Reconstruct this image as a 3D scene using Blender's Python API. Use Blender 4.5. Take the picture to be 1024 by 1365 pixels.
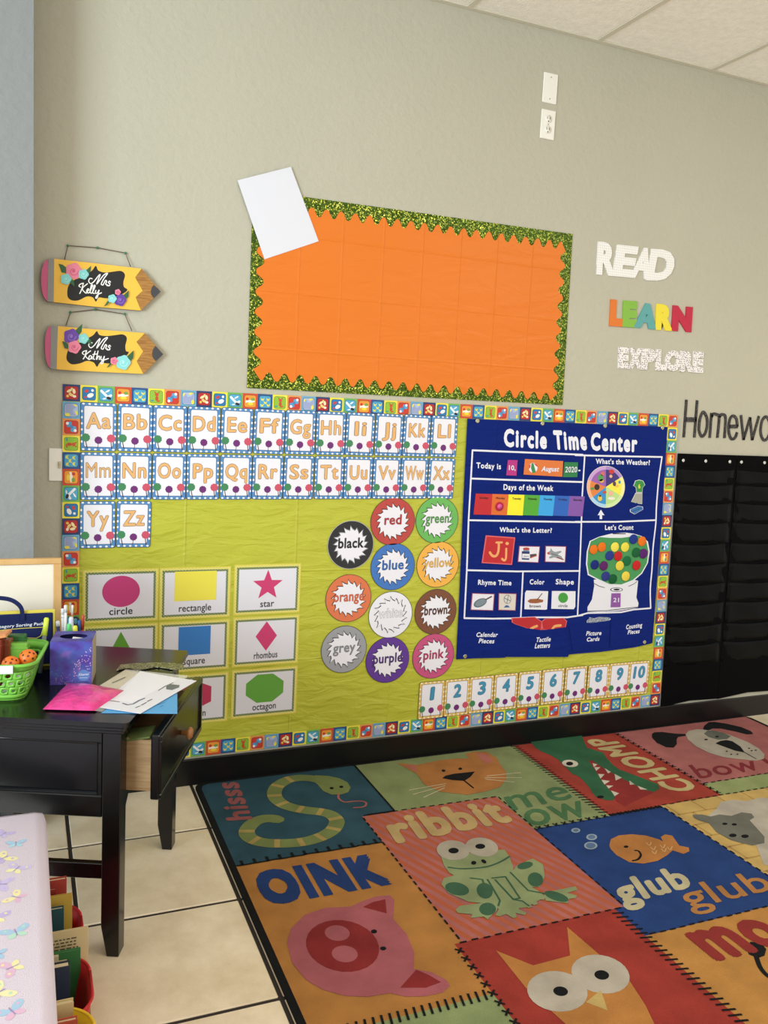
import bpy, bmesh, math, random
from mathutils import Vector, Matrix
from math import sin, cos, pi, radians, hypot, atan2
random.seed(7)
for o in list(bpy.data.objects): bpy.data.objects.remove(o)
SC = bpy.context.scene
COL = SC.collection

# ------------------------------------------------------------------ camera
FPX, YAW, PITCH, ROLL, DIST, EYE = 1142.678, 0.40234, -0.12290, 0.05070, 3.1801, 1.4889
_f = Vector((sin(YAW)*cos(PITCH), cos(YAW)*cos(PITCH), sin(PITCH)))
_r = Vector((cos(YAW), -sin(YAW), 0)); _u = _r.cross(_f)
CR = cos(ROLL)*_r + sin(ROLL)*_u; CU = -sin(ROLL)*_r + cos(ROLL)*_u; CF = _f
cam_d = bpy.data.cameras.new('camera'); cam = bpy.data.objects.new('camera', cam_d); COL.objects.link(cam)
M = Matrix((CR, CU, -CF)).transposed().to_4x4(); M.translation = Vector((0, -DIST, EYE)); cam.matrix_world = M
cam_d.sensor_fit = 'VERTICAL'; cam_d.sensor_height = 24.0; cam_d.lens = FPX*24.0/1365.0
cam_d.clip_start = 0.05; cam_d.clip_end = 60
SC.camera = cam
# ------------------------------------------------------------------ view, world, lights
SC.view_settings.view_transform = 'Standard'; SC.view_settings.look = 'None'
SC.view_settings.gamma = 1.0; SC.view_settings.use_curve_mapping = False
SC.view_settings.exposure = 0.0
W = bpy.data.worlds.new('room_air'); SC.world = W; W.use_nodes = True
W.node_tree.nodes['Background'].inputs[0].default_value = (1.0, 0.965, 0.90, 1)
W.node_tree.nodes['Background'].inputs[1].default_value = 0.93
def area(name, loc, target, sx, sy, power, col):
    l = bpy.data.lights.new(name, 'AREA'); l.shape = 'RECTANGLE'; l.size = sx; l.size_y = sy
    l.energy = power; l.color = col
    o = bpy.data.objects.new(name, l); COL.objects.link(o); o.location = loc
    o.rotation_euler = (Vector(target)-Vector(loc)).to_track_quat('-Z', 'Y').to_euler()
    return o
area('window_daylight', (-3.6, -3.4, 1.75), (0.9, 0, 1.4), 2.0, 2.0, 228, (0.80, 0.93, 1.0))
area('ceiling_lamp_light', (1.2, -2.3, 2.98), (1.2, -2.3, 0), 0.6, 1.2, 14, (1.0, 0.90, 0.74))
area('ceiling_lamp_light', (3.4, -2.9, 2.98), (3.4, -2.9, 0), 0.6, 1.2, 46, (1.0, 0.90, 0.74))

# ------------------------------------------------------------------ photograph measurement -> place in the room
def _ray(p): return CR*((p[0]-512)/FPX) - CU*((p[1]-682.5)/FPX) + CF
def WP(p, y=0.0):                      # (x, z) on the vertical plane at depth y
    d = _ray(p); t = (y+DIST)/d.y; return (t*d.x, EYE+t*d.z)
def FP(p, z=0.0):                      # (x, y) on the horizontal plane at height z
    d = _ray(p); t = (z-EYE)/d.z; return (t*d.x, -DIST+t*d.y)
def crop(x0, y0, s): return lambda x, y: (x0+x*s, y0+y*s)

# ------------------------------------------------------------------ materials
def lin(h):
    c = [int(h[i:i+2], 16)/255 for i in (0, 2, 4)]
    return tuple(v/12.92 if v <= 0.04045 else ((v+0.055)/1.055)**2.4 for v in c)+(1,)
_m = {}
def mat(name, col, rough=0.6, bump=0.0, scale=60, var=0.0, metal=0.0, spec=0.5, coat=0.0, stretch=None, vscale=None):
    if name in _m: return _m[name]
    m = bpy.data.materials.new(name); m.use_nodes = True; nt = m.node_tree; b = nt.nodes['Principled BSDF']
    c = lin(col) if isinstance(col, str) else col
    b.inputs['Base Color'].default_value = c; b.inputs['Roughness'].default_value = rough
    b.inputs['Metallic'].default_value = metal; b.inputs['Specular IOR Level'].default_value = spec
    b.inputs['Coat Weight'].default_value = coat
    if bump or var:
        tc = nt.nodes.new('ShaderNodeTexCoord'); mp = nt.nodes.new('ShaderNodeMapping')
        nt.links.new(tc.outputs['Object'], mp.inputs[0])
        if stretch: mp.inputs['Scale'].default_value = stretch
        if bump:
            n = nt.nodes.new('ShaderNodeTexNoise'); n.inputs['Scale'].default_value = scale; n.inputs['Detail'].default_value = 4
            nt.links.new(mp.outputs[0], n.inputs['Vector'])
            bp = nt.nodes.new('ShaderNodeBump'); bp.inputs['Strength'].default_value = 1.0; bp.inputs['Distance'].default_value = bump
            nt.links.new(n.outputs[0], bp.inputs['Height']); nt.links.new(bp.outputs[0], b.inputs['Normal'])
        if var:
            n2 = nt.nodes.new('ShaderNodeTexNoise'); n2.inputs['Scale'].default_value = vscale or scale/4; n2.inputs['Detail'].default_value = 5
            nt.links.new(mp.outputs[0], n2.inputs['Vector'])
            r = nt.nodes.new('ShaderNodeMapRange'); r.inputs[1].default_value = 0.3; r.inputs[2].default_value = 0.7
            r.inputs[3].default_value = 1-var; r.inputs[4].default_value = 1+var
            nt.links.new(n2.outputs[0], r.inputs[0])
            h = nt.nodes.new('ShaderNodeHueSaturation'); h.inputs['Color'].default_value = c
            nt.links.new(r.outputs[0], h.inputs['Value']); nt.links.new(h.outputs[0], b.inputs['Base Color'])
    _m[name] = m; return m
def ink(col): return mat('ink_'+col, col, 0.55)
def rugc(col):
    c = lin(col); g = 0.3*c[0]+0.59*c[1]+0.11*c[2]; c = tuple((v*0.87+g*0.13)*0.75 for v in c[:3])+(1,)
    return mat('pile_'+col, c, 0.95, bump=0.0022, scale=420, var=0.16, vscale=9, spec=0.15)
def cloth(col): return mat('cloth_'+col, col, 0.85, bump=0.0015, scale=500, spec=0.2)

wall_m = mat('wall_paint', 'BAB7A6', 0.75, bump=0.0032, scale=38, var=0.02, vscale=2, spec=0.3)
pillar_m = mat('wall_paint_dimmed', '8A8D8E', 0.7, bump=0.004, scale=30, spec=0.3)  # wall paint made darker and cooler; the pillar's dimmer light is in the colour
base_m = mat('black_baseboard', '0B0A0B', 0.35, bump=0.0006, scale=30, spec=0.4)
white_plastic = mat('white_plastic', 'F2F0E8', 0.35)
paper_m = mat('white_paper', 'E9E8F1', 0.6)
black_wood = mat('black_lacquer', '08090C', 0.22, bump=0.0005, scale=18, spec=0.5)
def glitter(name, c1, c2, c3, scale=260):
    m = bpy.data.materials.new(name); m.use_nodes = True; nt = m.node_tree; b = nt.nodes['Principled BSDF']
    tc = nt.nodes.new('ShaderNodeTexCoord'); v = nt.nodes.new('ShaderNodeTexVoronoi'); v.inputs['Scale'].default_value = scale
    nt.links.new(tc.outputs['Object'], v.inputs['Vector'])
    sep = nt.nodes.new('ShaderNodeSeparateColor'); nt.links.new(v.outputs['Color'], sep.inputs[0])
    cr = nt.nodes.new('ShaderNodeValToRGB'); e = cr.color_ramp.elements
    e[0].position = 0.0; e[0].color = lin(c1); e[1].position = 1.0; e[1].color = lin(c3)
    x = cr.color_ramp.elements.new(0.72); x.color = lin(c2)
    nt.links.new(sep.outputs[0], cr.inputs[0]); nt.links.new(cr.outputs[0], b.inputs['Base Color'])
    n = nt.nodes.new('ShaderNodeTexNoise'); n.inputs['Scale'].default_value = 7; nt.links.new(tc.outputs['Object'], n.inputs['Vector'])
    ad = nt.nodes.new('ShaderNodeVectorMath'); ad.operation = 'MULTIPLY_ADD'; ad.inputs[1].default_value = (0.35, 0.35, 0.35)
    g = nt.nodes.new('ShaderNodeNewGeometry')
    sb = nt.nodes.new('ShaderNodeVectorMath'); sb.operation = 'SUBTRACT'; sb.inputs[1].default_value = (0.5, 0.5, 0.5)
    nt.links.new(v.outputs['Color'], sb.inputs[0]); nt.links.new(sb.outputs[0], ad.inputs[0]); nt.links.new(g.outputs['Normal'], ad.inputs[2])
    bp = nt.nodes.new('ShaderNodeBump'); bp.inputs['Distance'].default_value = 0.02; nt.links.new(n.outputs[0], bp.inputs['Height'])
    nt.links.new(ad.outputs[0], bp.inputs['Normal']); nt.links.new(bp.outputs[0], b.inputs['Normal'])
    b.inputs['Metallic'].default_value = 0.65; b.inputs['Roughness'].default_value = 0.28
    return m
gold_m = glitter('green_holographic_foil', '1F3A0A', '4E6A14', 'E8EC6A')
scrap_m = glitter('speckled_trim', '3A3B30', '8C9060', 'D8D0B8', 300)
def folded(name, col, px, pz, dist, rough=0.42, wr=0.004, wscale=9):
    """thin plastic sheet with the grid of its folds and loose wrinkles"""
    m = bpy.data.materials.new(name); m.use_nodes = True; nt = m.node_tree; b = nt.nodes['Principled BSDF']
    b.inputs['Base Color'].default_value = lin(col); b.inputs['Roughness'].default_value = rough; b.inputs['Specular IOR Level'].default_value = 0.15 if rough > 0.8 else 0.4
    tc = nt.nodes.new('ShaderNodeTexCoord'); s = nt.nodes.new('ShaderNodeSeparateXYZ'); nt.links.new(tc.outputs['Object'], s.inputs[0])
    outs = []
    for k, p in ((0, px), (2, pz)):
        d = nt.nodes.new('ShaderNodeMath'); d.operation = 'PINGPONG'; d.inputs[1].default_value = p/2
        nt.links.new(s.outputs[k], d.inputs[0])
        r = nt.nodes.new('ShaderNodeMapRange'); r.interpolation_type = 'SMOOTHSTEP'
        r.inputs[1].default_value = 0; r.inputs[2].default_value = 0.006; r.inputs[3].default_value = 1; r.inputs[4].default_value = 0
        nt.links.new(d.outputs[0], r.inputs[0]); outs.append(r)
    a = nt.nodes.new('ShaderNodeMath'); a.operation = 'ADD'; nt.links.new(outs[0].outputs[0], a.inputs[0]); nt.links.new(outs[1].outputs[0], a.inputs[1])
    b1 = nt.nodes.new('ShaderNodeBump'); b1.inputs['Distance'].default_value = dist; nt.links.new(a.outputs[0], b1.inputs['Height'])
    mp = nt.nodes.new('ShaderNodeMapping'); mp.inputs['Scale'].default_value = (1, 1, 3.2); mp.inputs['Rotation'].default_value = (0, 0.3, 0)
    nt.links.new(tc.outputs['Object'], mp.inputs[0])
    n = nt.nodes.new('ShaderNodeTexNoise'); n.inputs['Scale'].default_value = wscale; n.inputs['Detail'].default_value = 3; n.inputs['Distortion'].default_value = 0.7
    nt.links.new(mp.outputs[0], n.inputs['Vector'])
    b2 = nt.nodes.new('ShaderNodeBump'); b2.inputs['Distance'].default_value = wr; nt.links.new(n.outputs[0], b2.inputs['Height'])
    nt.links.new(b1.outputs[0], b2.inputs['Normal']); nt.links.new(b2.outputs[0], b.inputs['Normal'])
    return m
orange_m = folded('orange_plastic_sheet', 'E07618', 0.168, 0.21, 0.0011, wr=0.006, wscale=4)
yellow_m = folded('yellow_plastic_sheet', 'B8BA3C', 0.43, 0.36, 0.0015, wr=0.011, wscale=7)
blue_m = folded('blue_canvas', '0A2272', 0.36, 0.33, 0.0015, rough=0.85, wr=0.010, wscale=5)
def wood(name, c1, c2, scale=14, stretch=(1, 8, 8), rough=0.5):
    m = bpy.data.materials.new(name); m.use_nodes = True; nt = m.node_tree; b = nt.nodes['Principled BSDF']
    tc = nt.nodes.new('ShaderNodeTexCoord'); mp = nt.nodes.new('ShaderNodeMapping'); mp.inputs['Scale'].default_value = stretch
    n = nt.nodes.new('ShaderNodeTexNoise'); n.inputs['Scale'].default_value = scale; n.inputs['Detail'].default_value = 6
    cr = nt.nodes.new('ShaderNodeValToRGB'); cr.color_ramp.elements[0].position = 0.3; cr.color_ramp.elements[1].position = 0.7
    cr.color_ramp.elements[0].color = lin(c1); cr.color_ramp.elements[1].color = lin(c2)
    nt.links.new(tc.outputs['Object'], mp.inputs[0]); nt.links.new(mp.outputs[0], n.inputs['Vector'])
    nt.links.new(n.outputs[0], cr.inputs[0]); nt.links.new(cr.outputs[0], b.inputs['Base Color']); b.inputs['Roughness'].default_value = rough
    return m
pine = wood('pale_pine', 'C79A5E', 'DDB67C', 10, (1, 10, 1))
tipwood = wood('stained_wood', '8A5A22', 'B98743', 16, (1.5, 1, 12))
drawer_wood = wood('drawer_side_wood', '8E6E48', 'A98A62', 12, (1, 1, 10))
def tile_mat():
    m = bpy.data.materials.new('beige_ceramic'); m.use_nodes = True; nt = m.node_tree; b = nt.nodes['Principled BSDF']
    tc = nt.nodes.new('ShaderNodeTexCoord'); oi = nt.nodes.new('ShaderNodeObjectInfo')
    ad = nt.nodes.new('ShaderNodeVectorMath'); ad.operation = 'MULTIPLY_ADD'; ad.inputs[1].default_value = (9, 7, 5)
    cb = nt.nodes.new('ShaderNodeCombineXYZ')
    for k in range(3): nt.links.new(oi.outputs['Random'], cb.inputs[k])
    nt.links.new(cb.outputs[0], ad.inputs[0]); nt.links.new(tc.outputs['Object'], ad.inputs[2])
    n = nt.nodes.new('ShaderNodeTexNoise'); n.inputs['Scale'].default_value = 7; n.inputs['Detail'].default_value = 7; n.inputs['Roughness'].default_value = 0.65
    nt.links.new(ad.outputs[0], n.inputs['Vector'])
    cr = nt.nodes.new('ShaderNodeValToRGB'); cr.color_ramp.elements[0].position = 0.3; cr.color_ramp.elements[1].position = 0.72
    cr.color_ramp.elements[0].color = lin('D6C6A8'); cr.color_ramp.elements[1].color = lin('F2E6CE')
    nt.links.new(n.outputs[0], cr.inputs[0])
    nt.links.new(cr.outputs[0], b.inputs['Base Color'])
    b.inputs['Roughness'].default_value = 0.33
    bp = nt.nodes.new('ShaderNodeBump'); bp.inputs['Distance'].default_value = 0.0015; nt.links.new(n.outputs[0], bp.inputs['Height']); nt.links.new(bp.outputs[0], b.inputs['Normal'])
    return m
tile_m = tile_mat()
def plastic(col, rough=0.35): return mat('plastic_'+col, col, rough)
def clear_mat():
    m = bpy.data.materials.new('clear_film'); m.use_nodes = True; b = m.node_tree.nodes['Principled BSDF']
    b.inputs['Base Color'].default_value = (0.85, 0.87, 0.83, 1); b.inputs['Roughness'].default_value = 0.15; b.inputs['Alpha'].default_value = 0.35
    return m
clear_m = clear_mat()

# ------------------------------------------------------------------ object helpers
def tag(o, label=None, cat=None, group=None, kind=None):
    if label: o['label'] = label
    if cat: o['category'] = cat
    if group: o['group'] = group
    if kind: o['kind'] = kind
    return o
def thing(name, label, cat, loc=(0, 0, 0), rz=0, group=None, parent=None):
    o = bpy.data.objects.new(name, None); COL.objects.link(o); o.location = loc; o.rotation_euler = (0, 0, rz)
    o.empty_display_size = 0.05
    return tag(o, label, cat, group)
def link(name, me, parent=None, loc=None):
    o = bpy.data.objects.new(name, me); COL.objects.link(o)
    if parent: o.parent = parent
    if loc is not None: o.location = loc
    return o
class MB:
    """collects faces of several materials for ONE mesh"""
    def __init__(s): s.v = []; s.f = []; s.mi = []; s.m = []; s.sm = []
    def mi_(s, m):
        if m not in s.m: s.m.append(m)
        return s.m.index(m)
    def add(s, vs, fs, m, smooth=False):
        b = len(s.v); s.v += [tuple(v) for v in vs]; k = s.mi_(m)
        for f in fs: s.f.append([i+b for i in f]); s.mi.append(k); s.sm.append(smooth)
        return s
    def box(s, x0, x1, y0, y1, z0, z1, m, bev=0.0, xf=None):
        bm = bmesh.new(); bmesh.ops.create_cube(bm, size=1)
        for v in bm.verts: v.co = Vector(((x0+x1)/2+v.co.x*(x1-x0), (y0+y1)/2+v.co.y*(y1-y0), (z0+z1)/2+v.co.z*(z1-z0)))
        if bev: bmesh.ops.bevel(bm, geom=bm.edges[:], offset=bev, segments=2 if bev > 0.004 else 1, affect='EDGES', profile=0.6)
        return s.bm(bm, m, xf, bev > 0.02)
    def bm(s, bm, m, xf=None, smooth=False):
        bm.verts.index_update()
        vs = [(xf @ v.co) if xf else v.co.copy() for v in bm.verts]
        fs = [[v.index for v in f.verts] for f in bm.faces]; bm.free()
        return s.add(vs, fs, m, smooth)
    def tube(s, pts, r, m, seg=8, cap=True):
        pts = [Vector(p) for p in pts]; rs = r if isinstance(r, (list, tuple)) else [r]*len(pts); vs = []; fs = []
        n0 = None
        for i, p in enumerate(pts):
            t = (pts[min(i+1, len(pts)-1)]-pts[max(i-1, 0)]).normalized()
            if n0 is None: n0 = t.orthogonal().normalized()
            n = (n0-t*n0.dot(t)).normalized(); n0 = n; bb = t.cross(n)
            for k in range(seg):
                a = 2*pi*k/seg; vs.append(p+(n*cos(a)+bb*sin(a))*rs[i])
        for i in range(len(pts)-1):
            for k in range(seg):
                a = i*seg+k; b = i*seg+(k+1) % seg; fs.append([a, b, b+seg, a+seg])
        if cap: fs.append(list(range(seg))[::-1]); fs.append([len(vs)-seg+k for k in range(seg)])
        return s.add(vs, fs, m, True)
    def lathe(s, prof, c, m, seg=20, axis='z'):
        vs = []; fs = []
        for (r, h) in prof:
            for k in range(seg):
                a = 2*pi*k/seg; x, y = r*cos(a), r*sin(a)
                p = {'z': (x, y, h), 'x': (h, x, y), 'y': (x, h, y)}[axis]
                vs.append(Vector(c)+Vector(p))
        for i in range(len(prof)-1):
            for k in range(seg):
                a = i*seg+k; b = i*seg+(k+1) % seg; fs.append([a, b, b+seg, a+seg])
        fs.append(list(range(seg))[::-1]); fs.append([len(vs)-seg+k for k in range(seg)])
        return s.add(vs, fs, m, True)
    def sphere(s, c, r, m, sc=(1, 1, 1), seg=16):
        bm = bmesh.new(); bmesh.ops.create_uvsphere(bm, u_segments=seg, v_segments=seg//2+2, radius=r)
        for v in bm.verts: v.co = Vector((v.co.x*sc[0], v.co.y*sc[1], v.co.z*sc[2]))+Vector(c)
        return s.bm(bm, m, None, True)
    def mesh(s, name):
        me = bpy.data.meshes.new(name); me.from_pydata(s.v, [], s.f)
        for m in s.m: me.materials.append(m)
        me.polygons.foreach_set('material_index', s.mi); me.polygons.foreach_set('use_smooth', s.sm)
        me.update()
        bm = bmesh.new(); bm.from_mesh(me); bmesh.ops.recalc_face_normals(bm, faces=bm.faces[:]) if getattr(s, 'recalc', True) else None
        bm.to_mesh(me); bm.free()
        return me
    def build(s, name, parent=None, loc=None): return link(name, s.mesh(name), parent, loc)
def area2(p): return sum(p[i][0]*p[(i+1) % len(p)][1]-p[(i+1) % len(p)][0]*p[i][1] for i in range(len(p)))
class Art(MB):
    """flat print or cut sheet: 2D polygons laid on the wall plane (facing the room) or the floor plane (facing up)"""
    recalc = False
    def __init__(s, plane='wall', d=0.0, org=(0, 0), xf=None, step=0.0004):
        super().__init__(); s.plane = plane; s.d = d; s.org = org; s.xf = xf; s.step = step
    def P(s, p, layer):
        h = s.d+layer*s.step
        x, y = p[0]-s.org[0], p[1]-s.org[1]
        return (x, -h, y) if s.plane == 'wall' else (x, y, h)
    def poly(s, pts, m, layer=0):
        if s.xf: pts = [s.xf(p) for p in pts]
        if area2(pts) < 0: pts = pts[::-1]
        return s.add([s.P(p, layer) for p in pts], [list(range(len(pts)))], m)
    def slab(s, pts, m, t, side=None):
        """cut sheet with real thickness: front at depth d+t"""
        if s.xf: pts = [s.xf(p) for p in pts]
        if area2(pts) < 0: pts = pts[::-1]
        n = len(pts); d0 = s.d; vs = []
        for dd in (0, t):
            s.d = d0+dd; vs += [s.P(p, 0) for p in pts]
        s.d = d0
        s.add(vs, [[i+n for i in range(n)]], m)
        s.add(vs, [[i, (i+1) % n, (i+1) % n+n, i+n] for i in range(n)]+[list(range(n))[::-1]], side or m)
        return s
    def rect(s, x0, x1, y0, y1, m, layer=0): return s.poly([(x0, y0), (x1, y0), (x1, y1), (x0, y1)], m, layer)
    def ell(s, cx, cy, rx, ry, m, layer=0, rot=0, n=26):
        r = radians(rot)
        return s.poly([(cx+rx*cos(a)*cos(r)-ry*sin(a)*sin(r), cy+rx*cos(a)*sin(r)+ry*sin(a)*cos(r)) for a in [2*pi*k/n for k in range(n)]], m, layer)
    def stroke(s, pts, w, m, layer=0, smooth=False, closed=False, cap=True):
        """w is in metres, measured after mapping"""
        if s.xf: pts = [s.xf(p) for p in pts]
        if smooth: pts = catmull(pts, closed=closed)
        xf, s.xf = s.xf, None
        runs = [pts]
        if not closed and not smooth and len(pts) > 2:      # split at sharp corners so no two faces lie in one plane
            runs = []; cur = [pts[0]]
            for i in range(1, len(pts)-1):
                cur.append(pts[i]); u = (pts[i][0]-pts[i-1][0], pts[i][1]-pts[i-1][1]); v = (pts[i+1][0]-pts[i][0], pts[i+1][1]-pts[i][1])
                if u[0]*v[0]+u[1]*v[1] < 0.75*hypot(*u)*hypot(*v): runs.append(cur); cur = [pts[i]]
            cur.append(pts[-1]); runs.append(cur)
        for ri, pr in enumerate(runs):
            n = len(pr); L = []; R = []; lay = layer+0.12*(ri % 4)
            for i, p in enumerate(pr):
                a = pr[(i-1) % n] if closed else pr[max(i-1, 0)]; b = pr[(i+1) % n] if closed else pr[min(i+1, n-1)]
                dx, dy = b[0]-a[0], b[1]-a[1]; l = hypot(dx, dy) or 1; nx, ny = -dy/l*w/2, dx/l*w/2
                L.append((p[0]+nx, p[1]+ny)); R.append((p[0]-nx, p[1]-ny))
            rp = (0.35/n if smooth and not closed else 0.0)
            vs = [s.P(p, lay+rp*k) for k, p in enumerate(L)]+[s.P(p, lay+rp*k) for k, p in enumerate(R)]; fs = []
            for i in range(n if closed else n-1):
                j = (i+1) % n; f = [i, j, j+n, i+n]
                q = [(L+R)[k] for k in f]
                fs.append(f if area2(q) > 0 else f[::-1])
            s.add(vs, fs, m)
            if not closed and (cap or ri): s.ell(*pr[0], w/2, w/2, m, lay-0.06, n=8)
            if not closed and cap and ri == len(runs)-1: s.ell(*pr[-1], w/2, w/2, m, lay+rp*n+0.06, n=8)
        s.xf = xf; return s
    def text(s, st, o, a, b, m, layer=0, bold=0.0, xh=False, shear=0.0, sp=1.0, outline=None, ow=0.02):
        """o = left end of baseline, a = right end, b = top of a capital (or x-height) above o"""
        if s.xf: o, a, b = s.xf(o), s.xf(a), s.xf(b)
        if outline: 
            s._t(st, o, a, b, outline, layer, bold+ow, xh, shear, sp, bold); s._t(st, o, a, b, m, layer+1, bold, xh, shear, sp, bold)
        else: s._t(st, o, a, b, m, layer, bold, xh, shear, sp, bold)
        return s
    def _t(s, st, o, a, b, m, layer, bold, xh, shear, sp, ref):
        sp = round(sp+ref*2.2, 3)
        vs, fs = glyphs(st, 0.0, shear, sp)
        x0 = min(v[0] for v in vs)-ref; x1 = max(v[0] for v in vs)+ref; H = XH if xh else CAPH
        ex = ((a[0]-o[0])/(x1-x0), (a[1]-o[1])/(x1-x0)); ey = ((b[0]-o[0])/H, (b[1]-o[1])/H)
        det = ex[0]*ey[1]-ex[1]*ey[0]; FF = fs if det > 0 else [f[::-1] for f in fs]
        n = 0 if bold < 0.003 else 8; sh = [(0, 0)]+([(bold*cos(2*pi*k/n), bold*sin(2*pi*k/n)) for k in range(n)] if bold < 0.056 else [(bold*i, bold*j) for i in (-1, 0, 1) for j in (-1, 0, 1) if i or j])      # weight of the letters
        for q, (sx, sy) in enumerate(sh):
            out = [s.P((o[0]+(v[0]+sx-x0)*ex[0]+(v[1]+sy)*ey[0], o[1]+(v[0]+sx-x0)*ex[1]+(v[1]+sy)*ey[1]), layer+0.07*q) for v in vs]
            s.add(out, FF, m)
_g = {}
def glyphs(st, bold, shear=0.0, sp=1.0):
    k = (st, round(bold, 4), shear, sp)
    if k in _g: return _g[k]
    c = bpy.data.curves.new('lettering', 'FONT'); c.body = st; c.size = 1; c.offset = bold; c.shear = shear; c.space_character = sp
    c.fill_mode = 'FRONT'; c.resolution_u = 3
    o = bpy.data.objects.new('lettering', c); me = bpy.data.meshes.new_from_object(o)
    vs = [(v.co.x, v.co.y) for v in me.vertices]; fs = []
    for p in me.polygons:
        f = list(p.vertices); fs.append(f if area2([vs[i] for i in f]) > 0 else f[::-1])
    bpy.data.objects.remove(o); bpy.data.curves.remove(c); bpy.data.meshes.remove(me)
    _g[k] = (vs, fs); return _g[k]
CAPH = max(v[1] for v in glyphs('H', 0)[0]); XH = max(v[1] for v in glyphs('x', 0)[0])
def catmull(p, n=6, closed=False):
    out = []; N = len(p); rng = range(N if closed else N-1)
    for i in rng:
        P = [p[(i+k) % N] if closed else p[min(max(i+k, 0), N-1)] for k in (-1, 0, 1, 2)]
        for j in range(n):
            t = j/n
            out.append(tuple(0.5*((2*P[1][k])+(-P[0][k]+P[2][k])*t+(2*P[0][k]-5*P[1][k]+4*P[2][k]-P[3][k])*t*t+(-P[0][k]+3*P[1][k]-3*P[2][k]+P[3][k])*t**3) for k in (0, 1)))
    if not closed: out.append(tuple(p[-1]))
    return out
def rrect(w, h, r, n=4, cx=0, cy=0):
    out = []
    for (sx, sy, a0) in ((1, 1, 0), (-1, 1, 90), (-1, -1, 180), (1, -1, 270)):
        for k in range(n+1):
            a = radians(a0+90*k/n); out.append((cx+sx*(w/2-r)+r*cos(a), cy+sy*(h/2-r)+r*sin(a)))
    return out
def on_wall(name, label, cat, pt, group=None, y=0.0, rot=0.0):
    """a thing hung on the wall at (x, z)"""
    t = thing(name, label, cat, (pt[0], -y, pt[1]), 0, group); t.rotation_euler = (0, rot, 0); return t

# ================================================================== SETTING
def struct(name, mb, parent=None): o = mb.build(name, parent); return tag(o, kind='structure')
RX0, RX1, RY0, CZ = -1.6, 5.2, -4.7, 3.034
# walls
w = MB(); w.box(RX0, RX1, 0, 0.12, -0.02, CZ+0.1, wall_m); struct('wall_back', w)
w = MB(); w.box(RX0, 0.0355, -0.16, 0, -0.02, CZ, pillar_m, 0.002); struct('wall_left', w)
# baseboards
b = MB(); b.box(0.037, RX1, -0.014, 0, 0, 0.104, base_m, 0.002); struct('baseboard_back', b)
b = MB(); b.box(RX0, 0.036, -0.174, -0.16, 0, 0.104, base_m, 0.002); struct('baseboard_left', b)
# floor: grout bed and single tiles
g = MB(); g.box(RX0, RX1, RY0, 0.0, -0.05, -0.004, mat('dark_grout', '2B2622', 0.9, bump=0.001, scale=200)); fl = struct('floor', g)
TS = 0.4572; TX, TY = 0.142, -0.3576
tm = MB(); h = TS/2-0.0062
tm.box(-h, h, -h, h, -0.012, 0, tile_m, 0.0025); tme = tm.mesh('floor_tile')
tile_cols = range(math.floor((RX0-TX)/TS)+1, math.ceil((RX1-TX)/TS)-1)
for i in tile_cols:
    for j in range(0, 10):
        y = TY-j*TS+TS/2
        if j == 0: continue
        t = link('floor_tile', tme, fl, (TX+(i+0.5)*TS, y-0.0, 0)); t.rotation_euler = (0, 0, random.choice((0, pi/2, pi, -pi/2)))
    # cut row along the wall
cm = MB(); dcut = -TY-0.002
cm.box(-h, h, -dcut/2+0.0045, dcut/2, -0.012, 0, tile_m, 0.0025); cme = cm.mesh('floor_tile')
for i in tile_cols:
    link('floor_tile', cme, fl, (TX+(i+0.5)*TS, TY/2, 0))
# ceiling: grid bars and single lay-in panels
ceil_m = mat('ceiling_panel_face', 'F8F4EC', 0.9, bump=0.003, scale=120, var=0.05, vscale=40, spec=0.2)
grid_m = mat('ceiling_grid_paint', 'D2CDBC', 0.6)
c = MB(); c.box(RX0, RX1, RY0, 0.0, CZ+0.06, CZ+0.1, grid_m); ce = struct('ceiling', c)
CX = 1.5972; T = 0.6096
pm = MB(); pm.box(-T/2+0.010, T/2-0.010, -T+0.010, T-0.010, CZ+0.004, CZ+0.02, ceil_m, 0.003); pme = pm.mesh('ceiling_panel')
for i in range(-5, 6):
    for j in range(0, 4):
        x = CX+(i+0.5)*T
        if RX0+0.2 < x < RX1-0.2: link('ceiling_panel', pme, ce, (x, -T-0.012-2*T*j, 0))
gb = MB(); gb.box(-0.012, 0.012, RY0, -0.001, CZ, CZ+0.012, grid_m, 0.001); gme = gb.mesh('grid_bar')
for i in range(-5, 7):
    if RX0 < CX+i*T < RX1: link('grid_bar', gme, ce, (CX+i*T, 0, 0))
for j in range(0, 4):
    gb = MB(); y = -0.012-2*T*j; gb.box(RX0, RX1, y-0.012, y+(0.0115 if j == 0 else 0.012), CZ-0.0005, CZ+0.010, grid_m, 0.001); gb.build('grid_bar', ce)

# ================================================================== RUG (floor plane)
RZ = 0.007
def rugF(c): return lambda p: FP(c(*p), RZ)
RA = crop(260, 980, 380/1024); RS = crop(300, 1000, 220/1024); RB = crop(620, 930, 404/1024)
RC = crop(540, 1080, 320/1024); RD = crop(700, 940, 324/1024); RE = crop(824, 900, 200/1024)
rug = thing('patchwork_rug', 'large patchwork animal rug with stitched squares on the tile floor', 'rug')
RX = (0.607, 3.425); RYY = (-2.12, -0.012)
bk = rugc('17191B')
o_ = rrect(RX[1]-RX[0], RYY[1]-RYY[0], 0.045, 5, sum(RX)/2, sum(RYY)/2)
bm_ = Art('floor', 0.0005); bm_.slab(o_, bk, RZ-0.0012); bm_.build('binding', rug)
def rpatch(rects, col, label, lay=0, m=None):
    a = Art('floor', RZ-0.0005+lay*0.0002); 
    for r in rects:
        a.poly(r, m or rugc(col))
    o = a.build('patch', rug); o['label'] = label; return o
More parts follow.
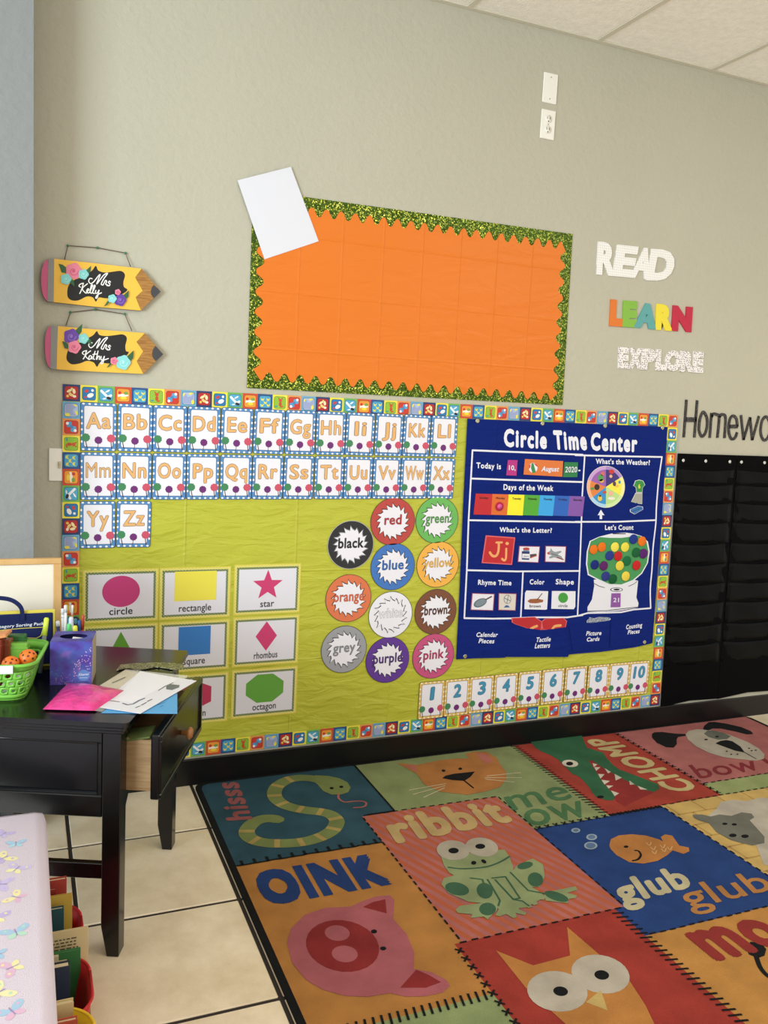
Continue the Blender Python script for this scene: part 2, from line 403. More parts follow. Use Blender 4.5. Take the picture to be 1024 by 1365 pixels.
def R4(x0, x1, y0, y1): return [(x0, y0), (x1, y0), (x1, y1), (x0, y1)]
teal = rpatch([[(0.628, -0.643), (1.16, -0.643), (1.16, -0.44), (1.266, -0.44), (1.266, -0.03), (0.66, -0.03), (0.636, -0.042), (0.628, -0.07)]], '2C5668', 'teal snake square')
meow = rpatch([[(1.266, -0.46), (1.266, -0.03), (2.03, -0.03), (2.03, -0.72), (1.68, -0.72), (1.68, -0.46)]], '8E9C63', 'pale green cat square')
chomp = rpatch([R4(2.03, 2.59, -0.708, -0.028)], 'B03A28', 'red crocodile square')
bow = rpatch([R4(2.59, 3.405, -0.60, -0.028)], 'B86A66', 'pink dog square')
rpatch([R4(2.59, 3.405, -0.708, -0.60)], '9CAA68', 'plain pale green strip')
glub = rpatch([R4(1.64, 2.28, -1.368, -0.72)], '1F4486', 'blue fish square')
sheepm = rugc('D9B45C')
sheep = rpatch([R4(2.28, 3.405, -1.368, -0.708)], 'D9B45C', 'yellow sheep square')
def stripes():
    m = rugc('BE6A64').copy(); m.name = 'pile_striped'; nt = m.node_tree; b = nt.nodes['Principled BSDF']
    p0, p1 = FP(RC(600, 232), RZ), FP(RC(800, 330), RZ); dx, dy = p1[0]-p0[0], p1[1]-p0[1]; l = hypot(dx, dy); nx, ny = -dy/l, dx/l
    tc = nt.nodes.new('ShaderNodeTexCoord'); dt = nt.nodes.new('ShaderNodeVectorMath'); dt.operation = 'DOT_PRODUCT'; dt.inputs[1].default_value = (nx, ny, 0)
    nt.links.new(tc.outputs['Object'], dt.inputs[0])
    mu = nt.nodes.new('ShaderNodeMath'); mu.operation = 'MULTIPLY'; mu.inputs[1].default_value = 2*pi/0.036; nt.links.new(dt.outputs['Value'], mu.inputs[0])
    si = nt.nodes.new('ShaderNodeMath'); si.operation = 'SINE'; nt.links.new(mu.outputs[0], si.inputs[0])
    r = nt.nodes.new('ShaderNodeMapRange'); r.inputs[1].default_value = -0.25; r.inputs[2].default_value = 0.25; nt.links.new(si.outputs[0], r.inputs[0])
    mx = nt.nodes.new('ShaderNodeMix'); mx.data_type = 'RGBA'; nt.links.new(r.outputs[0], mx.inputs[0])
    old = b.inputs['Base Color'].links[0].from_socket
    nt.links.new(old, mx.inputs[6]); mx.inputs[7].default_value = lin('A8583C')
    nt.links.new(mx.outputs[2], b.inputs['Base Color']); return m
frog = rpatch([R4(1.135, 1.695, -1.226, -0.452)], '', 'pink and orange striped frog square', 1, stripes())
pig = rpatch([R4(0.628, 1.135, -1.44, -0.643)], 'C0802C', 'orange pig square')
owl = rpatch([R4(1.112, 1.66, -2.1, -1.226)], 'AC3224', 'red owl square', 0.5)
rpatch([R4(0.628, 1.112, -2.1, -1.44)], '93A468', 'plain pale green square in the corner')
moo = rpatch([R4(1.66, 2.52, -2.1, -1.368)], 'C88A30', 'orange cow square')
rpatch([R4(2.52, 3.405, -2.1, -1.368)], '2F6F68', 'plain teal square')
def motif(name, parent, c, fn, layer=2):
    a = Art('floor', RZ-0.0005+0.0005*layer, xf=rugF(c), step=0.00025); fn(a); return a.build(name, parent)
# --- snake
def f(a):
    g, t = rugc('7F8F4C'), rugc('B9A052')
    path = [(322, 430), (290, 424), (235, 427), (180, 448), (140, 490), (140, 528), (185, 560), (270, 577), (380, 578), (490, 568), (590, 540), (660, 502), (690, 462), (690, 430), (650, 398), (590, 383), (520, 375), (440, 362), (365, 338), (320, 305), (306, 270), (318, 232), (350, 205), (400, 182), (470, 172), (540, 176), (600, 190)]
    a.stroke(path, 0.056, g, 0, smooth=True)
    a.poly([(560, 156), (640, 160), (710, 175), (760, 200), (780, 232), (765, 262), (720, 276), (660, 276), (610, 255), (575, 215), (545, 192)], g, 1)
    W_ = catmull([a.xf(p) for p in path]); xf, a.xf = a.xf, None
    L = [0]
    for i in range(1, len(W_)): L.append(L[-1]+hypot(W_[i][0]-W_[i-1][0], W_[i][1]-W_[i-1][1]))
    for k in range(13):
        s_ = 0.16+k*(L[-1]-0.26)/12.4
        i = next(i for i in range(1, len(L)) if L[i] >= s_); p, q = W_[i-1], W_[i]; d = hypot(q[0]-p[0], q[1]-p[1]); tx, ty = (q[0]-p[0])/d, (q[1]-p[1])/d
        a.stroke([(p[0]-ty*0.027, p[1]+tx*0.027), (p[0]+ty*0.027, p[1]-tx*0.027)], 0.019, t, 2, cap=False)
    a.xf = xf
    a.ell(662, 237, 13, 7, bk, 3); a.ell(722, 229, 13, 7, bk, 3)
    a.stroke([(706, 268), (705, 298), (740, 322), (800, 318), (855, 318), (877, 332), (860, 352), (800, 358)], 0.008, rugc('B56A66'), 1, smooth=True)
motif('snake_picture', teal, RS, f)
motif('lettering', teal, RA, lambda a: a.text('hisss', (204, 303), (150, 168), (118, 308), rugc('A65A5C'), 0, bold=0.035))
# --- cat
def f(a):
    o1 = rugc('C07B30')
    pts = [RA(725, 100), RA(800, 107), RA(880, 90), RA(940, 84), RA(985, 84), RB(0, 190), RB(30, 183), RB(75, 184), RB(108, 204), RB(118, 225), RB(138, 250), RB(140, 275), RB(118, 302), RB(70, 317), RB(10, 328), RA(965, 213), RA(880, 203), RA(822, 176), RA(798, 140), RA(765, 122)]
    a.poly(pts, o1, 0)
    a.poly([RA(752, 110), RA(795, 108), RA(798, 135), RA(780, 125)], rugc('C4705E'), 1); a.poly([RB(35, 190), RB(75, 190), RB(96, 215), RB(70, 225), RB(58, 212)], rugc('C4705E'), 1)
    a.poly([RA(888, 155), RA(900, 146), RA(930, 139), RA(1006, 131), RA(990, 150), RA(968, 165), RA(925, 162)], bk, 1)
    a.stroke([RA(966, 163), RA(1000, 190)], 0.008, bk, 2); a.ell(*RA(893, 128), 2.6, 1.6, bk, 1); a.ell(*RA(953, 121), 2.6, 1.6, bk, 1)
    wt = rugc('D8CDA8')
    for p, q in ((RA(770, 198), RA(900, 175)), (RA(785, 213), RA(898, 182)), (RA(822, 224), RA(896, 190)), (RB(75, 265), RB(188, 254)), (RB(68, 271), RB(192, 271)), (RB(70, 276), RB(165, 286))): a.stroke([p, q], 0.0045, wt, 2)
a_ = motif('cat_picture', meow, lambda x, y: (x, y), f)
def f(a):
    g = rugc('4A7A4C'); a.text('me', (160, 381), (366, 338), (130, 338), g, bold=0.012, xh=True); a.text('ow', (217, 436), (425, 396), (188, 386), g, bold=0.012, xh=True)
motif('lettering', meow, RB, f)
# --- crocodile
def f(a):
    g = rugc('2F6B46'); wt = rugc('D8D2BC')
    a.poly([(20, 150), (240, 128), (250, 155), (262, 180), (330, 200), (345, 225), (375, 255), (400, 272), (470, 298), (560, 333), (567, 352), (545, 366), (500, 357), (455, 333), (400, 305), (335, 268), (283, 233), (268, 234), (290, 265), (312, 300), (330, 330), (355, 355), (380, 383), (372, 402), (340, 400), (300, 388), (285, 370), (270, 345), (245, 318), (225, 300), (200, 290), (175, 266), (140, 230), (110, 212), (70, 196), (45, 180)], g, 0)
    a.poly([(283, 233), (335, 268), (400, 305), (455, 333), (500, 357), (545, 366), (420, 425), (385, 405), (355, 355), (330, 330), (312, 300), (290, 265), (268, 234)], rugc('9E2A28'), -0.8)
    for t in ([(305, 250), (285, 245), (290, 262)], [(335, 266), (362, 282), (350, 288)], [(377, 290), (408, 306), (382, 318)], [(438, 322), (466, 336), (448, 330)], [(474, 340), (516, 356), (486, 356)],
              [(292, 262), (318, 262), (300, 278)], [(308, 290), (335, 292), (318, 310)], [(322, 315), (358, 320), (335, 335)], [(342, 338), (372, 340), (352, 352)], [(362, 360), (396, 372), (378, 384)],
              [(440, 318), (462, 334), (442, 336)]): a.poly(t, wt, 1)
    a.ell(190, 246, 34, 15, wt, 1, 5); a.ell(188, 247, 15, 8, bk, 2); a.ell(318, 387, 15, 6, bk, 1)
motif('crocodile_picture', chomp, RD, f)
motif('lettering', chomp, RD, lambda a: a.text('CHOMP', (738, 352), (352, 135), (630, 370), rugc('CDB778'), 0, bold=0.035))
# --- dog
def f(a):
    gy = rugc('BDB39F')
    a.poly([(462, 405), (480, 382), (540, 370), (620, 374), (690, 386), (760, 408), (880, 455), (960, 500), (1000, 542), (995, 572), (945, 584), (840, 575), (720, 560), (620, 530), (530, 485), (478, 440)], gy, 1)
    a.poly([(586, 400), (610, 380), (650, 378), (720, 395), (770, 418), (745, 437), (680, 441), (620, 425)], rugc('6E7166'), 2)
    a.poly([(232, 400), (250, 390), (300, 388), (400, 400), (460, 402), (464, 414), (410, 422), (400, 440), (402, 470), (380, 495), (330, 492), (265, 462), (232, 425)], bk, 0)
    a.poly([(580, 372), (590, 345), (620, 322), (660, 320), (740, 332), (840, 355), (905, 382), (925, 402), (880, 405), (800, 385), (700, 365), (645, 365), (620, 378)], bk, 2)
    a.poly([(664, 467), (700, 450), (740, 444), (780, 452), (835, 488), (866, 530), (800, 517), (720, 488)], bk, 3)
    a.stroke([(862, 528), (942, 572)], 0.006, bk, 3); a.ell(601, 441, 13, 5, bk, 3); a.ell(676, 421, 13, 5, bk, 3)
    for p in ((895, 501), (912, 517), (940, 514), (742, 521), (773, 542), (815, 541)): a.ell(*p, 8, 4, bk, 3, n=8)
motif('dog_picture', bow, RE, f)
def f(a):
    a.text('bow', (736, 309), (998, 270), (688, 254), rugc('8E2B33'), bold=0.01); a.text('wow', (1015, 268), (1330, 222), (985, 222), rugc('8E2B33'), bold=0.01, xh=True)
motif('lettering', bow, RD, f)
# --- frog
def f(a):
    g, d = rugc('93A26C'), rugc('3E6A4C'); wt = rugc('B9AF9B')
    a.poly([(152, 195), (165, 235), (188, 268), (235, 292), (310, 297), (460, 270), (462, 245), (446, 200), (425, 170), (300, 175), (250, 195)], g, 0)
    a.poly([(215, 278), (165, 292), (155, 318), (185, 355), (270, 392), (390, 405), (430, 430), (520, 415), (600, 370), (560, 340), (520, 320), (470, 255), (300, 288)], g, 0.35)
    a.poly([(452, 270), (480, 235), (545, 208), (588, 232), (597, 285), (575, 328), (520, 332)], g, 0.7)
    a.poly([(320, 297), (360, 295), (405, 385), (440, 395), (500, 432), (518, 440), (512, 450), (472, 440), (476, 458), (462, 463), (432, 445), (402, 455), (385, 450), (400, 425), (370, 395)], g, 1)
    a.poly([(430, 272), (490, 285), (530, 345), (600, 368), (594, 385), (560, 381), (566, 403), (552, 408), (530, 398), (542, 415), (525, 420), (495, 400), (466, 378)], g, 1.2)
    a.poly([(215, 428), (235, 410), (330, 398), (400, 398), (392, 430), (352, 468), (335, 456), (280, 462), (288, 446), (226, 440)], g, 1.4)
    a.poly([(592, 352), (650, 342), (728, 327), (736, 342), (690, 355), (734, 366), (728, 376), (700, 380), (694, 398), (600, 388)], g, 1)
    for e in ((222, 338, 52, 27, 12), (340, 346, 36, 32, 40), (512, 238, 34, 15, -12), (556, 298, 33, 30, 20), (352, 424, 36, 27, 0), (646, 370, 54, 18, 18)): a.ell(*e[:4], d, 2, e[4])
    for s_ in ([(352, 298), (405, 388), (398, 410)], [(372, 292), (428, 286), (490, 378), (462, 383), (385, 300)], [(450, 268), (525, 345), (600, 358)], [(280, 292), (330, 298), (338, 322)], [(460, 383), (500, 390), (528, 410)]): a.stroke(s_, 0.0065, d, 3)
    a.ell(205, 173, 70, 42, wt, 2, 5); a.ell(328, 160, 70, 40, wt, 3, 8); a.ell(207, 175, 22, 12, bk, 3); a.ell(321, 157, 21, 11, bk, 4)
    a.stroke([(185, 246), (250, 252), (340, 245), (400, 226), (445, 200)], 0.007, d, 3, smooth=True)
    a.ell(293, 227, 11, 8, bk, 4); a.ell(336, 221, 12, 7, bk, 4, 30)
motif('frog_picture', frog, RC, f, 4)
motif('lettering', frog, RA, lambda a: a.text('ribbit', (722, 386), (1142, 305), (668, 305), rugc('C9A968'), 0, bold=0.05), 4)
# --- fish
def f(a):
    o1 = rugc('C67F2E')
    a.poly([(355, 590), (362, 565), (395, 549), (450, 544), (510, 550), (565, 566), (582, 575), (572, 556), (590, 545), (620, 550), (638, 575), (650, 592), (690, 600), (693, 616), (668, 627), (622, 612), (600, 632), (560, 656), (500, 668), (440, 662), (385, 632), (360, 605)], o1, 0)
    a.ell(426, 597, 10, 5, bk, 1); a.stroke([(454, 656), (476, 650), (488, 632), (478, 615), (464, 613)], 0.008, bk, 1, smooth=True)
    for (x, y) in ((512, 580), (530, 598), (535, 615), (570, 590), (575, 606), (600, 598)): a.stroke([(x, y), (x+12, y+12), (x+20, y-2)], 0.004, rugc('E0B070'), 1, smooth=True)
    for (x, y, rx, ry) in ((214, 528, 19, 10), (281, 556, 23, 13), (277, 592, 28, 16)):
        a.ell(x, y, rx, ry, rugc('9DB3C4'), 0); a.ell(x, y, rx-8, ry-4, rugc('5F7FA6'), 1)
motif('fish_picture', glub, RD, f)
def f(a):
    a.text('glub', (530, 697), (772, 634), (484, 628), rugc('C9BE94'), bold=0.042); a.text('glub', (757, 714), (1048, 646), (700, 646), rugc('BE8038'), 1, bold=0.012)
motif('lettering', glub, RB, f)
# --- sheep
def f(a):
    wt = rugc('C3B9A8')
    a.poly([(820, 400), (850, 375), (865, 352), (910, 345), (950, 350), (1000, 338), (1080, 345), (1120, 400), (1120, 520), (1060, 570), (1010, 565), (985, 500), (900, 450)], wt, 0)
    g = rugc('77776B')
    for s_ in ([(770, 395), (800, 395), (830, 402), (860, 395), (900, 400), (935, 388), (968, 392), (978, 405), (962, 415), (985, 440), (1012, 470), (1012, 492), (970, 500), (900, 482), (850, 455), (825, 425), (790, 415), (772, 405)],): a.poly(s_, g, 1)
    for e in ((878, 427, 9, 4), (910, 429, 9, 4), (905, 466, 13, 6), (946, 469, 13, 6)): a.ell(*e, bk, 2)
motif('sheep_picture', sheep, RB, f)
a = Art('floor', RZ+0.0002); br = rugc('C49A48')
for i in range(1, 8):
    y = -0.708-i*0.083; a.stroke([(2.285, y), (3.40, y)], 0.007, br, cap=False)
for i in range(8):
    for k in range(9):
        x = 2.30+k*0.13+(0.065 if i % 2 else 0); y = -0.708-i*0.083
        if x < 3.39: a.stroke([(x, y), (x, y-0.083)], 0.007, br, cap=False)
a.build('brick_line_print', sheep)
# --- pig
def f(a):
    p, r = rugc('B85F68'), rugc('962628')
    a.poly([(330, 745), (345, 695), (395, 645), (470, 620), (560, 616), (600, 597), (650, 580), (700, 575), (716, 592), (712, 660), (760, 715), (788, 780), (786, 840), (850, 852), (900, 878), (917, 900), (890, 925), (830, 938), (760, 940), (700, 927), (620, 940), (540, 937), (460, 915), (400, 880), (350, 820)], p, 0)
    a.poly([(603, 618), (640, 600), (684, 590), (689, 641)], r, 1); a.poly([(737, 908), (795, 843), (840, 862), (884, 888), (830, 908)], r, 1)
    a.ell(530, 758, 133, 92, r, 1, 10); a.ell(511, 712, 45, 28, p, 2, 5); a.ell(538, 787, 47, 30, p, 2, 5)
    a.ell(643, 706, 11, 7, bk, 2); a.ell(676, 767, 11, 7, bk, 2)
motif('pig_picture', pig, RA, f)
motif('lettering', pig, RA, lambda a: a.text('OINK', (252, 606), (703, 527), (205, 503), rugc('20407E'), 0, bold=0.058))
# --- owl
def f(a):
    o1 = rugc('C8822C'); wt = rugc('C3B8A6')
    a.poly([(105, 855), (230, 905), (355, 872), (345, 775), (450, 865), (545, 940), (610, 1040), (640, 1103), (700, 1260), (460, 1300), (340, 1103), (205, 980)], o1, 0)
    a.ell(312, 993, 103, 68, wt, 1, 8); a.ell(458, 935, 100, 64, wt, 1.5, 12); a.ell(323, 993, 25, 16, bk, 2, 8); a.ell(462, 938, 25, 16, bk, 2, 8)
    a.poly([(408, 1030), (458, 990), (470, 1020), (482, 1058)], rugc('CDAE5E'), 2)
motif('owl_picture', owl, RB, f)
# --- cow
def f(a):
    a.text('moo', (840, 884), (1215, 795), (745, 806), rugc('9A2B26'), bold=0.050, xh=True)
motif('lettering', moo, RB, f)
def f(a):
    a.poly([(948, 845), (965, 825), (1000, 828), (1018, 850), (1012, 872), (990, 880), (960, 868)], bk, 0)
    a.stroke([(985, 878), (1000, 915), (1030, 945), (1070, 955)], 0.014, bk, 0, smooth=True)
    a.ell(1120, 960, 80, 55, rugc('C3B9A8'), 0); a.ell(1115, 965, 12, 8, bk, 1)
motif('cow_picture', moo, RB, f)
# --- stitching
st = Art('floor', RZ+0.0014)
def stitch(p0, p1, kind):
    dx, dy = p1[0]-p0[0], p1[1]-p0[1]; L = hypot(dx, dy); tx, ty = dx/L, dy/L
    pitch = {'dash': 0.036, 'x': 0.036, 'bar': 0.021, 'fur': 0.04, 'line': 0.05}[kind]; n = int(L/pitch)
    for i in range(n):
        s_ = (i+0.5)*L/n; x, y = p0[0]+tx*s_, p0[1]+ty*s_; nx, ny = -ty, tx; j = random.uniform(-0.002, 0.002)
        if kind == 'dash': st.stroke([(x-tx*0.011, y-ty*0.011+j), (x+tx*0.011, y+ty*0.011+j)], 0.006, bk, cap=False)
        elif kind == 'x':
            for q in (1, -1): st.stroke([(x-tx*0.010-nx*0.010*q, y-ty*0.010-ny*0.010*q), (x+tx*0.010+nx*0.010*q, y+ty*0.010+ny*0.010*q)], 0.006, bk, 0 if q > 0 else 0.5, cap=False)
        elif kind == 'bar': st.stroke([(x-nx*0.019-tx*0.004, y-ny*0.019-ty*0.004), (x+nx*0.019+tx*0.004, y+ny*0.019+ty*0.004)], 0.0065, bk, cap=False)
        elif kind == 'fur': st.stroke([(x, y), (x+nx*0.026, y+ny*0.026)], 0.010, bk, cap=False)
    if kind in ('fur', 'line'): st.stroke([(p0[0]+tx*L*k/30, p0[1]+ty*L*k/30+random.uniform(-0.002, 0.002)) for k in range(31)], 0.007, bk, cap=False)
stitch((0.628, -0.645), (1.135, -0.645), 'fur'); stitch((1.266, -0.02), (1.266, -0.45), 'line'); stitch((1.135, -0.45), (1.70, -0.455), 'dash')
stitch((1.135, -0.46), (1.135, -1.22), 'dash'); stitch((1.70, -0.455), (1.697, -1.22), 'dash'); stitch((2.03, -0.03), (2.022, -0.70), 'bar')
stitch((1.70, -0.72), (2.28, -0.716), 'x'); stitch((2.28, -0.708), (3.4, -0.706), 'dash'); stitch((2.59, -0.03), (2.59, -0.70), 'x')
stitch((2.59, -0.60), (3.4, -0.60), 'dash'); stitch((2.28, -0.72), (2.28, -1.36), 'dash'); stitch((1.12, -1.228), (1.69, -1.228), 'dash')
stitch((1.112, -1.24), (1.108, -2.08), 'x'); stitch((0.64, -1.44), (1.10, -1.44), 'bar'); stitch((1.655, -1.24), (1.66, -2.08), 'bar'); stitch((1.67, -1.368), (3.4, -1.368), 'dash'); stitch((2.52, -1.38), (2.52, -2.08), 'x')
o = st.build('black_stitching', rug); o['kind'] = 'stuff'

# ================================================================== BULLETIN BOARD
BD = 0.003
bb = thing('bulletin_paper', 'big yellow-green plastic sheet stapled low on the wall behind the alphabet cards', 'bulletin board', (0.126, -0.0004, 0.11))
a = Art('wall', 0.0, (0.126, 0.11)); a.slab([(0.13, 0.112), (2.852, 0.112), (2.81, 1.512), (0.13, 1.508)], yellow_m, BD); a.build('yellow_sheet', bb)
a = Art('wall', 0.0, (0.126, 0.11)); a.slab([(2.83, 0.108), (2.90, 0.108), (2.875, 0.6), (2.85, 1.1), (2.832, 1.50), (2.80, 1.50)], mat('grey_backing', 'A9A9A4', 0.6), 0.0015); a.build('grey_backing_edge', bb)
# border squares ------------------------------------------------
SQ = 0.0577
sqdef = [('7F1420', '1F3C7C', 'F2E2A0', 'D8A33C'), ('E8D83A', 'F4E94A', '1E6FA8', 'F0F0F0'), ('3F8E4A', '74B95C', '4FA3CC', 'E9EEF2'), ('D0452A', 'C8401F', 'F0A038', 'F5F0E0'),
         ('1F5FA0', '234F94', '3F9CCB', 'E6D84C'), ('F0E23A', 'F4E94A', '8FBF3A', 'C24A22'), ('E8934A', 'E9A060', 'C83226', '58A0CC'), ('5AA7CE', '69ADD0', 'B4C0DC', 'E9DE4C')]
frames = ['26386F', 'EDE04A', '6FB35A', 'CF4A2A', '22508F', 'EDE04A', 'E69352', '68A8CC']
inner = ['B3232A', '1F74B0', '4FA6CF', 'F09A34', '46A0CC', '8DBD38', 'C93528', 'A9BBDD']
fig1 = ['EBD9A0', 'F3F1EE', 'EEF2F5', 'F4EFE2', 'E8DC58', 'C24A22', '6FB0D6', '9AA7C8']
fig2 = ['D9A23A', 'D03A34', '22242E', 'E8C83A', 'E8DC58', 'C24A22', 'EEF2F6', 'EADF4E']
rnd = random.Random(3)
sq_me = []
for k in range(8):
    a = Art('wall', 0.0, step=0.00025); s = SQ
    a.slab(R4(-s/2, s/2, -s/2, s/2), ink(frames[k]), 0.0005)
    a.d = 0.0006
    a.poly(rrect(s*0.80, s*0.80, s*0.14, 3), ink('2A2A2A'), 0); a.poly(rrect(s*0.76, s*0.76, s*0.13, 3), ink(inner[k]), 1)
    def B(x, y, rx, ry, c, rot=0, l=2, n=12): a.ell(x*s, y*s, rx*s, ry*s, ink(c), l, rot, n)
    if k == 0:
        for (x, y, rx, ry, c, r) in ((-.12, .12, .17, .08, 'EFE2A8', 30), (.14, .1, .09, .16, 'F0E4B4', 10), (-.02, -.1, .16, .1, 'EBD080', -30), (.17, -.2, .1, .08, 'F3EBD0', 0), (-.22, -.2, .08, .08, 'E8C85A', 0), (.02, .26, .06, .06, 'EBD080', 0), (.04, -.02, .05, .05, 'B3232A', 0)): B(x, y, rx, ry, c, r, 2+abs(x))
    elif k == 1:
        B(.08, -.1, .2, .13, 'F3F1EE', 25); B(-.14, .15, .13, .09, 'CE3A38', 25, 2.4); B(.2, .2, .08, .08, 'F3F1EE', 0, 2.6); B(-.2, -.22, .08, .06, 'CE3A38', 0, 2.8)
    elif k == 2:
        a.stroke([(-.28*s, .2*s), (-.05*s, -.02*s), (.1*s, -.14*s), (.28*s, -.05*s)], .15*s, ink('EEF2F5'), 2, smooth=True); B(.08, .2, .16, .05, 'EEF2F5', 30, 2.8); B(.16, -.22, .15, .09, '22242E', -20, 3); B(-.1, -.26, .12, .04, 'EEF2F5', 10, 2.7)
    elif k == 3:
        B(0, 0, .32, .09, 'F4EFE2'); B(-.2, .14, .1, .1, 'C8342A', 0, 2.5); B(.16, .13, .14, .1, '7BA048', 0, 2.7); B(.02, -.17, .2, .09, 'F0D83A', 0, 2.3); B(-.26, -.05, .06, .06, 'F4EFE2', 0, 2.9)
    elif k == 4:
        for (x, y) in ((-0.17, 0.16), (0.2, 0.17), (0.02, -0.04), (-0.2, -0.22), (0.22, -0.2)):
            a.poly([(x*s-s*0.13, y*s+s*0.09), (x*s+s*0.01, y*s+s*0.01), (x*s+s*0.13, y*s+s*0.11), (x*s+s*0.06, y*s-s*0.09), (x*s-s*0.07, y*s-s*0.09)], ink('E6DC54'), 2)
    elif k == 5:
        B(.03, .14, .12, .11, 'C9502A'); B(.03, -.1, .1, .15, 'C24A22', 0, 2.5); B(.14, -.26, .13, .05, 'C9502A', 20, 2.7); B(-.25, -.25, .1, .05, '3C93A8', 0, 2.2); B(-.08, .27, .04, .06, 'C24A22', 30, 2.9); B(.15, .27, .04, .06, 'C24A22', -30, 2.9)
    elif k == 6:
        B(-.16, -.12, .19, .13, '4F98CC', -35); B(.12, .12, .2, .14, '5AA2D2', -35, 2.5); B(.2, .22, .09, .09, 'EEF2F6', 0, 3); B(-.22, -.22, .09, .09, 'EEF2F6', 0, 3); B(-.02, .02, .1, .1, '3F86BC', 0, 2.8)
    else:
        a.poly([(-.36*s, -.32*s), (-.34*s, .05*s), (-.2*s, .3*s), (-.05*s, .08*s), (.15*s, .12*s), (.36*s, .34*s), (.3*s, -.02*s), (.2*s, -.34*s)], ink('98A4CC'), 2)
        B(.14, .3, .14, .07, 'EADF4E', 20, 3, 10); B(.27, -.22, .1, .15, 'EADF4E', 0, 3, 10); B(-.28, .2, .08, .12, 'EADF4E', 0, 1.6, 10)
    sq_me.append(a.mesh('printed_square'))
def strip(label, p0, p1, n, rot=0.0, first=0, y=0.0, step=1):
    t = thing('border_strip', label, 'border', (p0[0], -BD-y, p0[1]), 0, 'picture square border strips around the board')
    for i in range(n):
        f_ = (i+0.5)/n; o = link('printed_square', sq_me[(first+step*i) % 8], t)
        o.location = ((p1[0]-p0[0])*f_, -(0.0008 if i % 2 else 0.0), (p1[1]-p0[1])*f_); o.rotation_euler = (0, rot, 0)
        sc = hypot(p1[0]-p0[0], p1[1]-p0[1])/n/SQ; o.scale = (sc*0.999, 1, 1) if not rot else (sc*0.999, 1, 1)
    return t
strip('picture square border strip running along the top edge of the yellow board', (0.128, 1.4795), (2.815, 1.487), 47, first=0)
strip('picture square border strip down the left edge beside the light switch', (0.156, 1.449), (0.158, 0.17), 22, rot=pi/2, first=7, step=-1, y=0.0048)
strip('picture square border strip down the right edge beside the black pocket charts', (2.786, 1.456), (2.832, 0.17), 22, rot=pi/2, first=1, y=0.0016)
strip('picture square border strip along the bottom edge above the black baseboard', (0.13, 0.141), (2.86, 0.139), 47, first=2)

# ---- alphabet cards ------------------------------------------------
CW, CH = 0.121, 0.169
dk = ink('22304A')
def card_mesh(frame, dotc, pw_, ph_):
    a = Art('wall', 0.0, step=0.00025)
    a.slab(rrect(pw_, ph_, 0.008, 3), ink('26364F') if dotc == 'F4F6FB' else ink('5C4A2A'), 0.0006); a.d = 0.0008
    a.poly(rrect(pw_-0.003, ph_-0.003, 0.007, 3), ink(frame), 0)
    nx, ny = int(pw_/0.0195), int(ph_/0.0195)
    for i in range(nx):
        for sgn in (1, -1): a.ell(-pw_/2+pw_*(i+0.5)/nx, sgn*(ph_/2-0.0055), 0.0048, 0.0034, ink(dotc), 1, n=7)
    for j in range(1, ny-1):
        for sgn in (1, -1): a.ell(sgn*(pw_/2-0.0050), -ph_/2+ph_*(j+0.5)/ny, 0.0032, 0.0046, ink(dotc), 1, n=7)
    a.poly(rrect(pw_-0.023, ph_-0.025, 0.006, 3, 0, 0.001), ink('44546E'), 2); a.poly(rrect(pw_-0.0255, ph_-0.0275, 0.0055, 3, 0, 0.001), paper_m, 3)
    return a
def trees_mesh(pw_, ph_, k=1.0):
    a = Art('wall', 0.0018, step=0.00025)
    z0 = -ph_/2+0.010
    for (x, z, r, c_, tr) in ((-0.35*pw_, -0.225*ph_, 0.0135, '3D8456', 0.008), (0.0, -0.275*ph_, 0.0125, '6A2370', -0.004), (0.35*pw_, -0.23*ph_, 0.0135, 'C94E66', 0.004)):
        r *= k
        a.stroke([(x, z), (x+tr*0.1, (z+z0)/2), (x+tr*0.6, z0)], 0.0030 if x else 0.0018, ink('3A1F3C'), 0)
        a.poly([((x+r*(1+0.10*(q % 2))*cos(2*pi*q/18)), z+r*(1+0.10*(q % 2))*sin(2*pi*q/18)) for q in range(18)], ink(c_), 1)
    return a
acm = card_mesh('4E86BE', 'F4F6FB', CW, CH).mesh('card_sheet'); atm = trees_mesh(CW, CH).mesh('round_tree_print')
AX, AZ, AP = 0.1882, 1.4455, 0.1231
for k, L in enumerate('ABCDEFGHIJKLMNOPQRSTUVWXYZ'):
    r, c_ = divmod(k, 12)
    z = 1.450+0.012*c_/12-CH/2-r*0.1735; x = 0.185+c_*AP+CW/2+0.001+random.uniform(-0.001, 0.001)
    t = on_wall('alphabet_card', 'blue polka dot alphabet card showing the letters %s%s' % (L, L.lower()), 'alphabet card', (x, z), 'alphabet cards on the yellow board', BD+0.0028, random.uniform(-0.008, 0.012))
    link('card_sheet', acm, t); link('round_tree_print', atm, t)
    a = Art('wall', 0.0021, step=0.0003); s_ = L+L.lower(); hw = 0.029 if L in 'IJL' else (0.037 if L in 'EFKSTXYZRPVU' else 0.041)
    if L == 'I': hw = 0.024
    a.text(s_, (-hw, -0.005), (hw, -0.003), (-hw, 0.047), ink('E3B071'), 0, bold=0.022 if L != 'M' else 0.0, outline=ink('5A3F28'), ow=0.018, sp=1.06)
    a.build('lettering', t)
